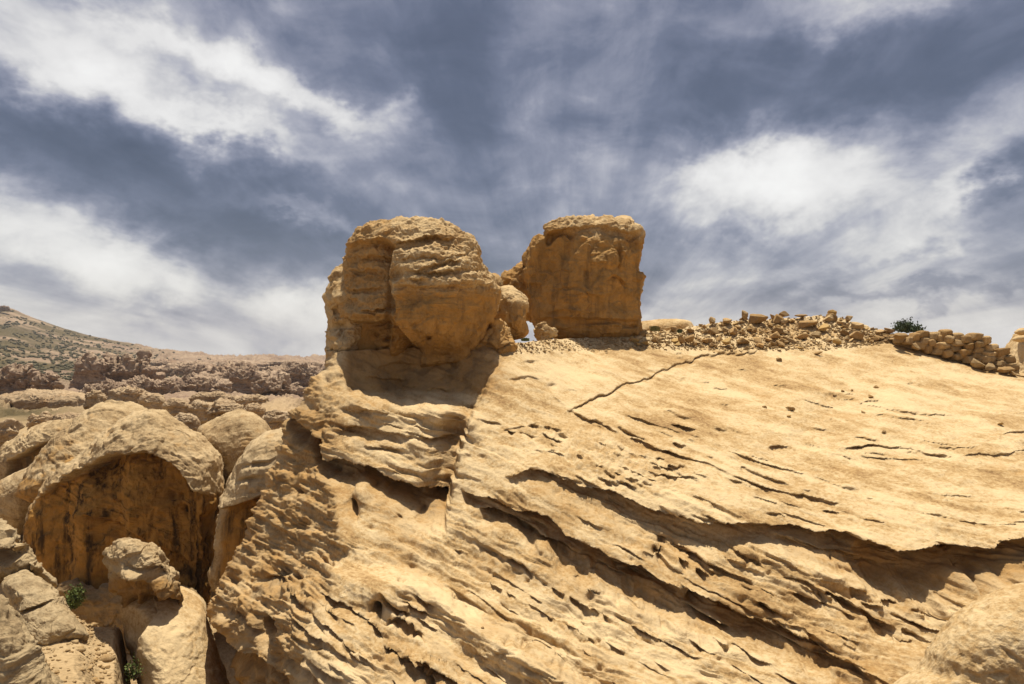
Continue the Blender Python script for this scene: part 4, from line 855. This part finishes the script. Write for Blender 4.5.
FARC = [
    (90, 386, 160, 34, 33, 'domed brown crag with a dark cleft at the foot of the scrubby hill', .7, .5), (128, 388, 168, 62, 31, 'broken crag sloping down right of the domed crag', 1.2, .3),
    (14, 393, 116, 44, 30, 'rugged crag at the left edge below the scrubby hill', 1.2, .6), (48, 394, 108, 30, 22, 'dark low crag between the left edge crag and the hill gully', 1.2, .8),
    (186, 376, 260, 74, 13, 'low brown crag on the skyline slope right of the broken crag', 1.2, .3), (238, 391, 175, 92, 25, 'widest layered purple-brown crag in the far valley', 1.1, .7),
    (292, 383, 200, 70, 19, 'layered brown crag running behind the outcrop edge', 1.1, .6), (196, 394, 140, 74, 19, 'low layered crag before the widest crag', 1.1, .5),
    (277, 405, 118, 48, 30, 'steep dark crag with cracks close left of the outcrop', 1.2, .6), (152, 396, 124, 52, 18, 'low brown crag behind the alcove dome', 1.2, .4),
    (308, 372, 270, 60, 9, 'far crag touching the outcrop edge', 1.1, .4), (225, 367, 410, 90, 6, 'distant low crag beneath the skyline', 1.1, .3), (158, 366, 380, 60, 6, 'distant crag on the falling hill ridge', 1.1, .3),
    (290, 364, 430, 80, 4, 'most distant flat crag on the skyline near the outcrop', 1.1, .2), (110, 397, 96, 60, 14, 'tumbled crag under the broken crag', 1.3, .5), (4, 309, 700, 12, 3, 'small crag on the very top of the hill', 1.2, .2)]
for i, (a, b, Y, w, h, lb, rg, dk) in enumerate(FARC): crag(a, b, Y, w, h, lb, 500 + i * 7, M_FAR, rg, dark=dk, n=260)
MIDC = [
    (45, 408, 82, 110, 18, 'broad pale sloping slab of rock above the grassy strip', .5, 0), (152, 410, 52, 30, 17, 'rounded brown rock right behind the crest of the alcove dome', .4, .8), (176, 414, 50, 28, 16, 'low rounded rock second behind the alcove dome', .4, .7),
    (199, 416, 50, 28, 15, 'flat-topped rock with dark overhang behind the pale round dome', .5, .9), (226, 422, 46, 38, 21, 'wide flat-topped rock with a dark band behind the pale round dome', .5, .9), (279, 429, 44, 40, 20, 'square pale rock with a vertical crack behind the leaning dome', .5, .4),
    (186, 434, 38, 30, 22, 'pale pointed rock touching the shoulder of the alcove dome', .3, 0), (254, 419, 56, 24, 16, 'pale curved rock behind the top of the round dome', .4, .2), (42, 432, 46, 28, 20, 'dark square rock left of the ridge dome', .8, .6),
    (6, 458, 40, 30, 36, 'cracked pale rock at the left edge beside the slanting dome', .8, .5), (70, 428, 42, 44, 15, 'low pale rock behind the ridge dome', .5, .1), (96, 402, 66, 22, 11, 'small dark block standing behind the crest of the ridge dome', .9, .7),
    (60, 414, 70, 50, 5, 'thin line of rock along the grassy strip', 1.0, .4), (128, 399, 78, 40, 12, 'tumbled pale rock beyond the crest of the ridge dome', 1.0, .5), (212, 401, 88, 44, 9, 'low pale ledge beyond the flat-topped rocks', .9, .5), (250, 404, 84, 40, 9, 'low brown ledge beyond the pale curved rock', .9, .5)]
for i, (a, b, Y, w, h, lb, rg, dk) in enumerate(MIDC): crag(a, b, Y, w, h, lb, 700 + i * 7, M_MIDROCK, rg, name='valley_rock', cat='rock', group='rounded rocks in the middle valley', dark=dk, n=220)

# --- scrub dotted over the hillside
def build_scrub():
    rng = np.random.default_rng(5); ico = ico_arrays(1); Vs, Fs, k = [], [], 0
    while k < 2600:
        px = rng.uniform(-150, 215); r = rng.uniform(215, 740)
        if rng.random() > (1 - sst(20, 220, px)) * .9 + .1: continue
        if fbm(px / 22., r / 70., .4, 77, 3) < -.12 + rng.normal(0, .1): continue
        x, y, z, _ = terrain_full(np.array([px]), np.array([r]))
        s = rng.uniform(.35, 1.25) * (.6 + r / 900)
        v = ico[0] * np.array([1, 1, .7]) * s * (1 + .3 * rng.standard_normal((len(ico[0]), 1)) * .5)
        Vs.append(v + np.array([x[0], y[0], z[0] + .3 * s])); Fs.append(ico[1] + k * len(ico[0])); k += 1
    o = mesh_obj('scrub', np.concatenate(Vs), np.zeros((0, 4)), M_SCRUB, F3=np.concatenate(Fs))
    tag(o, 'dark scrub dotted over the dry hillside', 'scrub', kind='stuff')
def ico_arrays(sub):
    import bmesh
    bm = bmesh.new(); bmesh.ops.create_icosphere(bm, subdivisions=sub, radius=1)
    v = np.array([q.co[:] for q in bm.verts]); f = np.array([[q.index for q in t.verts] for t in bm.faces]); bm.free()
    return v, f
build_scrub()

# ------------------------------------------------------------------ rubble and the dry-stone wall
def stone_mesh(name, seed, mat, boxy=False, sub=4):
    rng = np.random.default_rng(seed); v, f = ico_arrays(sub)
    nn, dd = [], []
    if boxy:
        for ax in range(3):
            for s in (-1, 1):
                n = np.zeros(3); n[ax] = s; n += rng.normal(0, .16, 3); nn.append(n / np.linalg.norm(n)); dd.append(rng.uniform(.62, .78))
        for _ in range(7):
            n = rng.normal(0, 1, 3); nn.append(n / np.linalg.norm(n)); dd.append(rng.uniform(.82, .98))
    else:
        for _ in range(13):
            n = rng.normal(0, 1, 3); nn.append(n / np.linalg.norm(n)); dd.append(rng.uniform(.55, .95))
    nn, dd = np.array(nn), np.array(dd)
    dots = np.clip(v @ nn.T, 1e-3, None); r = dd / dots; p = 46.0
    rr = (np.sum(np.clip(r, 0, 4) ** -p, 1)) ** (-1 / p)
    rr *= 1 + .07 * fbm(v[:, 0] * 2, v[:, 1] * 2, v[:, 2] * 2, seed, 4, .6) + .04 * fbm(v[:, 0] * 7, v[:, 1] * 7, v[:, 2] * 7, seed + 1, 3)
    v = v * rr[:, None]; v /= np.abs(v).max(0)
    o = mesh_obj(name, v, np.zeros((0, 4)), mat, {'lam': v[:, 2], 'varn': np.full(len(v), .75 * rng.random() ** 1.5)}, F3=f)
    return o
protos = [stone_mesh('rubble_stone', 900 + i, M_STONE, False, 4) for i in range(12)]
boxes = [stone_mesh('stone', 950 + i, M_STONE, True, 3) for i in range(10)]
rng = random.Random(11)
def place_stone(src, pos, size, rot, label, cat, group, mat=None):
    o = src.copy(); sc.collection.objects.link(o); o.location = pos; o.scale = size; o.rotation_euler = rot
    tag(o, label, cat, group)
    return o
G_R = 'rubble stones of the heap along the ridge'
named = [  # px, py of centre, width px, height px, look
    (833, 312, 11, 9, 'pale yellow stone sitting highest on top of the rubble heap', 1), (745, 315, 7, 10, 'dark upright stone standing on the left part of the rubble heap', 0),
    (758, 319, 20, 11, 'wide rounded brown stone right of the dark upright stone', 0), (784, 314, 13, 7, 'rounded pale stone on the heap between the wide brown stone and the highest pale stone', 0), (712, 321, 12, 9, 'squat stone at the left end of the top of the heap', 0),
    (727, 321, 14, 9, 'brown stone between the squat left stone and the dark upright one', 0), (773, 317, 6, 6, 'small dark stone on the skyline right of the wide brown stone', 0), (689, 340, 12, 12, 'dark square stone low at the left end of the heap', 0),
    (681, 340, 9, 11, 'lighter square stone paired with the dark one low at the left end of the heap', 0), (727, 342, 12, 11, 'bright orange stone on the lower edge of the heap', 1), (759, 341, 14, 8, 'dark long stone on the lower edge of the heap', 0), (742, 341, 16, 8, 'brown long stone between the orange and the dark stone on the lower edge', 0),
    (838, 341, 11, 8, 'yellow stone lying below the highest pale stone', 1), (858, 326, 13, 9, 'dark brown stone on the right slope of the heap', 0), (808, 324, 22, 8, 'flat tan slab lying across the middle of the heap', 0), (714, 331, 14, 8, 'dark stone under the squat left stone', 0),
    (848, 319, 9, 7, 'stone directly right of the highest pale stone', 0), (880, 332, 12, 7, 'pale rounded stone near where the heap meets the wall', 0), (890, 331, 11, 7, 'tan stone touching the left end of the wall', 0), (800, 316, 13, 4, 'thin flat stone on the skyline of the heap', 0)]
def pix_size(px, py, Y): return Y / F
used = []
for k, (a, b, w, h, lb, pale) in enumerate(named):
    p = on_outcrop(a, max(b + h * .3, float(np.interp(a, [q[0] for q in RIDGE], [q[1] for q in RIDGE])) + .5))
    Y = p[1] - .15; c = P(a, b, Y); m = Y / F
    src = protos[k] if k < 12 else protos[k % 12]
    o = src if k < 12 else src.copy()
    if k >= 12: sc.collection.objects.link(o)
    o.location = c; o.scale = (w * m * .5, w * m * .45, h * m * .5); o.rotation_euler = (rng.uniform(-.12, .12), rng.uniform(-.12, .12), rng.uniform(-.4, .4))
    tag(o, lb, 'stone', G_R); used.append((a, b, w))
    if pale:
        o.data = o.data.copy(); o.data.materials[0] = M_PALE
n_ok = 0
while n_ok < 250:
    a = rng.uniform(622, 900)
    yt = float(np.interp(a, [q[0] for q in RIDGE], [q[1] for q in RIDGE])); yb = float(np.interp(a, [600, 640, 690, 760, 830, 870, 900], [345, 345, 347, 348, 345, 341, 338]))
    b = yt - 1 + (yb - yt + 2) * rng.random() ** .85
    if a < 700 and rng.random() < .55: continue
    w = min(15, 2.4 + rng.expovariate(1 / 3.0)); w = min(w, 9) if a < 700 else w
    if any(abs(a - q[0]) < q[2] * .55 and abs(b - q[1]) < q[2] * .4 for q in used): continue
    p = on_outcrop(a, max(b, yt + .5)); m = p[1] / F; hh = w * rng.uniform(.5, .85)
    place_stone(protos[rng.randrange(12)], p + np.array([0, -.02, hh * m * .25]), (w * m * .5, w * m * rng.uniform(.4, .6), hh * m * .5), (rng.uniform(-.4, .4), rng.uniform(-.4, .4), rng.uniform(0, 6.28)),
                'tan angular rubble stone lying loose in the heap along the ridge', 'stone', G_R)
    n_ok += 1
# loose stones on the slab
for k, (a, b, w, lb) in enumerate([(779, 361, 7, 'dark flat stone lying on the upper slab below the rubble heap'), (791, 409, 9, 'angular tan stone lying on the middle of the slab'), (788, 417, 6, 'small tan stone just below the angular stone on the slab'), (864, 413, 5, 'small brown stone alone on the slab at right'),
                                   (884, 433, 6, 'small dark stone above the long bedding crack at right'), (876, 388, 6, 'pale pebble-like stone on the slab below the wall'), (870, 398, 7, 'flat stone low on the slab under the wall'), (835, 397, 5, 'small stone at the left of the scattered row on the slab'),
                                   (842, 392, 5, 'middle stone of the scattered row on the slab'), (852, 390, 4, 'right stone of the scattered row on the slab'), (766, 408, 6, 'small dark stone left of the angular tan stone on the slab'), (1000, 425, 7, 'brown stone on the slab near the right edge'),
                                   (482, 628, 5, 'round pebble resting on the bright bench at the bottom'), (817, 355, 8, 'long brown stone on the slab edge under the heap'), (800, 349, 7, 'brown stone just off the foot of the heap')]):
    p = on_outcrop(a, b); m = p[1] / F
    place_stone(protos[(k * 5 + 2) % 12], p + np.array([0, -.02, w * m * .15]), (w * m * .5, w * m * .45, w * m * .3), (rng.uniform(-.2, .2), rng.uniform(-.2, .2), rng.uniform(0, 6)), lb, 'stone', 'loose stones on the slab')
# gravel
def build_gravel():
    r2 = np.random.default_rng(8); v, f = ico_arrays(1); Vs, Fs = [], []; k = 0
    while k < 4200:
        a = r2.uniform(515, 905)
        yt = float(np.interp(a, [q[0] for q in RIDGE], [q[1] for q in RIDGE])); yb = float(np.interp(a, [515, 560, 600, 640, 690, 760, 830, 870, 900], [352, 352, 350, 348, 350, 351, 350, 345, 340]))
        b = yt + (yb - yt) * r2.random() + abs(r2.normal(0, 1.2))
        if a < 640 and r2.random() < .6: continue
        j = int(np.clip((b - yt) / (740 - yt) * (OPX.shape[0] - 1), 0, OPX.shape[0] - 1)); i = int(np.argmin(np.abs(OPX[j] - a)))
        p = OPV[j, i]; s = r2.uniform(.5, 1.5) * p[1] / F * (1.5 if r2.random() < .12 else .8)
        q = v * np.array([1, r2.uniform(.7, 1.1), .65]) * s * (1 + .22 * r2.standard_normal((len(v), 1)))
        Vs.append(q + p + np.array([0, 0, .2 * s])); Fs.append(f + k * len(v)); k += 1
    V = np.concatenate(Vs)
    o = mesh_obj('gravel', V, np.zeros((0, 4)), M_STONE, {'lam': V[:, 2], 'varn': 0 * V[:, 2] + .1}, F3=np.concatenate(Fs), smooth=False)
    tag(o, 'pale gravel and rubble chips strewn between the stones of the heap', 'gravel', kind='stuff')
build_gravel()
# wall
def build_wall():
    top = [(893, 337), (908, 333), (929, 329.5), (949, 329), (962, 333), (974, 334), (986, 338), (1000, 346), (1008, 354)]
    bot = [(893, 342), (908, 345), (922, 351), (945, 356), (968, 363), (992, 372), (1011, 377)]
    T = lambda a: float(np.interp(a, *zip(*top))); B = lambda a: float(np.interp(a, *zip(*bot)))
    Yd = lambda a: float(np.interp(a, [890, 1010], [24.8, 22.6]))
    base = P(950, 358, Yd(950)); root = empty('stone_wall', base)
    tag(root, 'low dry-stone wall of rough tan blocks on the ridge right of the rubble heap', 'stone wall')
    r2 = random.Random(4); k = 0; course = 0
    while course < 6:
        a = 894 + r2.uniform(0, 6)
        while a < 1008:
            w = r2.uniform(7.5, 12.5); hgt = r2.uniform(7.2, 9.2)
            cx = a + w / 2; b = B(cx) - 3.2 - course * 6.5 + r2.uniform(-.8, .8)
            if b > T(cx) + 1.5 and k < 98:
                Y = Yd(cx) + r2.uniform(-.06, .06) + course * .03; m = Y / F; c = P(cx, b, Y)
                src = boxes[k % 10]
                o = src if k < 10 else src.copy()
                if k >= 10: sc.collection.objects.link(o)
                o.parent = root; o.location = Vector(c) - Vector(base)
                o.scale = (w * m * .53, r2.uniform(.22, .30), hgt * m * .53)
                o.rotation_euler = (r2.uniform(-.1, .1), r2.uniform(-.2, .2), r2.uniform(-.25, .1)); k += 1
            a += w
        course += 1
    xs = np.linspace(896, 1007, 60); rows = []
    for dy, up in ((.16, 0), (.16, 1), (.62, 1), (.62, 0)):
        rows.append(np.array([P(a, (T(a) + 3.5 if up else B(a) + 2), Yd(a)) - base + np.array([0, dy, .05 * math.sin(a * 1.7)]) for a in xs]))
    mesh_obj('rubble_core', np.concatenate(rows), grid_faces(4, 60), M_STONE, {'lam': np.zeros(240), 'varn': np.full(240, .3)}, parent=root)
    # stones fallen from the wall
    for q, (a, b, w, h, rt, lb) in enumerate([(978, 365, 15, 9, .5, 'triangular fallen stone leaning at the foot of the wall'), (990, 368, 17, 8, -.5, 'orange slanting slab fallen against the foot of the wall'), (1004, 371, 13, 10, .1, 'rounded fallen stone at the right end of the wall'), (1013, 374, 9, 6, .2, 'small stone beyond the right end of the wall'), (1019, 376, 8, 5, 0, 'last small stone by the right edge past the wall'),
                                              (916, 347, 16, 7, .5, 'slanting slab lying against the left foot of the wall'), (899, 337, 12, 10, .2, 'pale rounded stone standing at the left end of the wall')]):
        Y = Yd(a) - .35; m = Y / F
        place_stone(protos[(q * 3 + 1) % 12], P(a, b, Y), (w * m * .5, .25, h * m * .5), (0, rt, 0), lb, 'stone', 'stones fallen from the wall')
build_wall()

# ------------------------------------------------------------------ plants
def shrub(name, px, py, Y, w, h, label, leaf, n=900, size=.05, seed=1, stems=7, spiky=False):
    r2 = np.random.default_rng(seed); m = Y / F; base = P(px, py, Y); root = empty(name, base)
    tag(root, label, 'shrub' if not spiky else 'grass tuft')
    W, H = w * m / 2, h * m
    Vs, Fs = [], []
    cl = r2.normal(0, 1, (9, 3)); cl /= np.linalg.norm(cl, axis=1, keepdims=True); cl *= r2.uniform(.3, .75, (9, 1)); cl[:, 2] = np.abs(cl[:, 2])
    for i in range(n):
        if spiky:
            t = r2.uniform(0, 2 * np.pi); lean = r2.uniform(.1, .9); L = H * r2.uniform(.5, 1)
            b0 = np.array([r2.normal(0, W * .3), r2.normal(0, W * .3), 0]); d = np.array([math.cos(t) * lean, math.sin(t) * lean, 1]); d /= np.linalg.norm(d)
            sd_ = np.cross(d, [0.3, 1, .1]); sd_ /= np.linalg.norm(sd_); sd_ *= size * .25
            q = np.array([b0 - sd_, b0 + sd_, b0 + d * L * .7 + sd_ * .6, b0 + d * L * .7 - sd_ * .6])
        else:
            c = cl[r2.integers(9)] + r2.normal(0, .26, 3); c = c * np.array([W, W, H * .85]) + np.array([0, 0, H * .18])
            if c[2] < 0: c[2] = abs(c[2])
            d = r2.normal(0, 1, 3); d /= np.linalg.norm(d); s2 = np.cross(d, r2.normal(0, 1, 3)); s2 /= np.linalg.norm(s2)
            s = size * r2.uniform(.6, 1.3)
            q = np.array([c - d * s, c + s2 * s * .5, c + d * s, c - s2 * s * .5])
        Vs.append(q); Fs.append(np.arange(4) + 4 * i)
    mesh_obj('foliage', np.concatenate(Vs), np.array(Fs), leaf, parent=root, smooth=False)
    if not spiky:
        Vs, Fs = [], []; k = 0
        for i in range(stems):
            e = cl[i % 9] * np.array([W, W, H * .85]) + np.array([0, 0, H * .18]); q = np.linspace(0, 2 * np.pi, 6)[:-1]
            for t, r in ((0, .02), (.5, .014), (1, .006)):
                c = e * t + np.array([0, 0, -.05 * (1 - t)]) + (r2.normal(0, .02, 3) if t else 0)
                Vs.append(c + np.stack([np.cos(q) * r, np.sin(q) * r, 0 * q], -1))
            Fs.append(grid_faces(3, 5, True) + k); k += 15
        mesh_obj('stem', np.concatenate(Vs), np.concatenate(Fs), M_STEM, parent=root)
shrub('shrub', 907, 332, 26.4, 25, 12, 'dark green bush on the skyline behind the left end of the wall', M_LEAF, n=1500, size=.05, seed=3)
shrub('grass_tuft', 655.5, 331, 23.6, 11, 8, 'dry green tuft right of the squarish boulder', M_DRY, n=260, size=.05, seed=4, spiky=True)
shrub('grass_tuft', 680, 333, 23.6, 5, 6, 'tiny dark green tuft among the gravel left of the heap', M_LEAF, n=120, size=.04, seed=5, spiky=True)
shrub('grass_tuft', 525, 341, 19.6, 9, 5, 'small bright green tuft under the gap between the big boulders', M_GREEN, n=200, size=.04, seed=6, spiky=True)
shrub('shrub', 76, 606, 23.2, 20, 20, 'green shrub in the shade at the foot of the alcove dome', M_GREEN, n=800, size=.06, seed=7)
shrub('shrub', 134, 678, 13.4, 16, 22, 'sparse weedy shrub growing beside the foot of the plinth', M_GREEN, n=340, size=.03, seed=8)
def build_chips():
    r2 = np.random.default_rng(18); v, f = ico_arrays(1); Vs, Fs = [], []; k = 0
    while k < 420:
        a = r2.uniform(20, 116); r = r2.uniform(11, 16)
        if fbm(a / 40., r / 1.5, .3, 88, 3) < r2.normal(0, .12): continue
        x, y, z, _ = terrain_full(np.array([a]), np.array([r])); s = .018 * (1 + r2.exponential(.9))
        q = v * np.array([1, r2.uniform(.7, 1.1), .6]) * s * (1 + .22 * r2.standard_normal((len(v), 1)))
        Vs.append(q + np.array([x[0], y[0], z[0] + .2 * s])); Fs.append(f + k * len(v)); k += 1
    V = np.concatenate(Vs)
    o = mesh_obj('gravel', V, np.zeros((0, 4)), M_STONE, {'lam': V[:, 2], 'varn': 0 * V[:, 2] + .1}, F3=np.concatenate(Fs), smooth=False)
    tag(o, 'fallen stone chips scattered over the sandy canyon floor at bottom left', 'gravel', kind='stuff')
build_chips()

# ------------------------------------------------------------------ the air of the valley
def build_haze():
    x0, x1, y0, y1, z0, z1 = -9300, 11100, -3300, 3300, CZ - 230, CZ + 60
    V = np.array([(x0, y0, z0), (x1, y0, z0), (x1, y1, z0), (x0, y1, z0), (x0, y0, z1), (x1, y0, z1), (x1, y1, z1), (x0, y1, z1)])
    Fq = np.array([(0, 3, 2, 1), (4, 5, 6, 7), (0, 1, 5, 4), (1, 2, 6, 5), (2, 3, 7, 6), (3, 0, 4, 7)])
    m = bpy.data.materials.new('haze_air'); m.use_nodes = True; T = NT(m.node_tree)
    pv = T.n('ShaderNodeVolumePrincipled'); pv.inputs['Color'].default_value = (.86, .88, .93, 1); pv.inputs['Density'].default_value = HAZE
    o = T.n('ShaderNodeOutputMaterial'); T.put(o.inputs['Volume'], pv.outputs[0])
    tag(mesh_obj('haze', V, Fq, m, smooth=False), 'thin pale haze over the valley', 'haze', kind='stuff')
HAZE = 0.00015
build_haze()
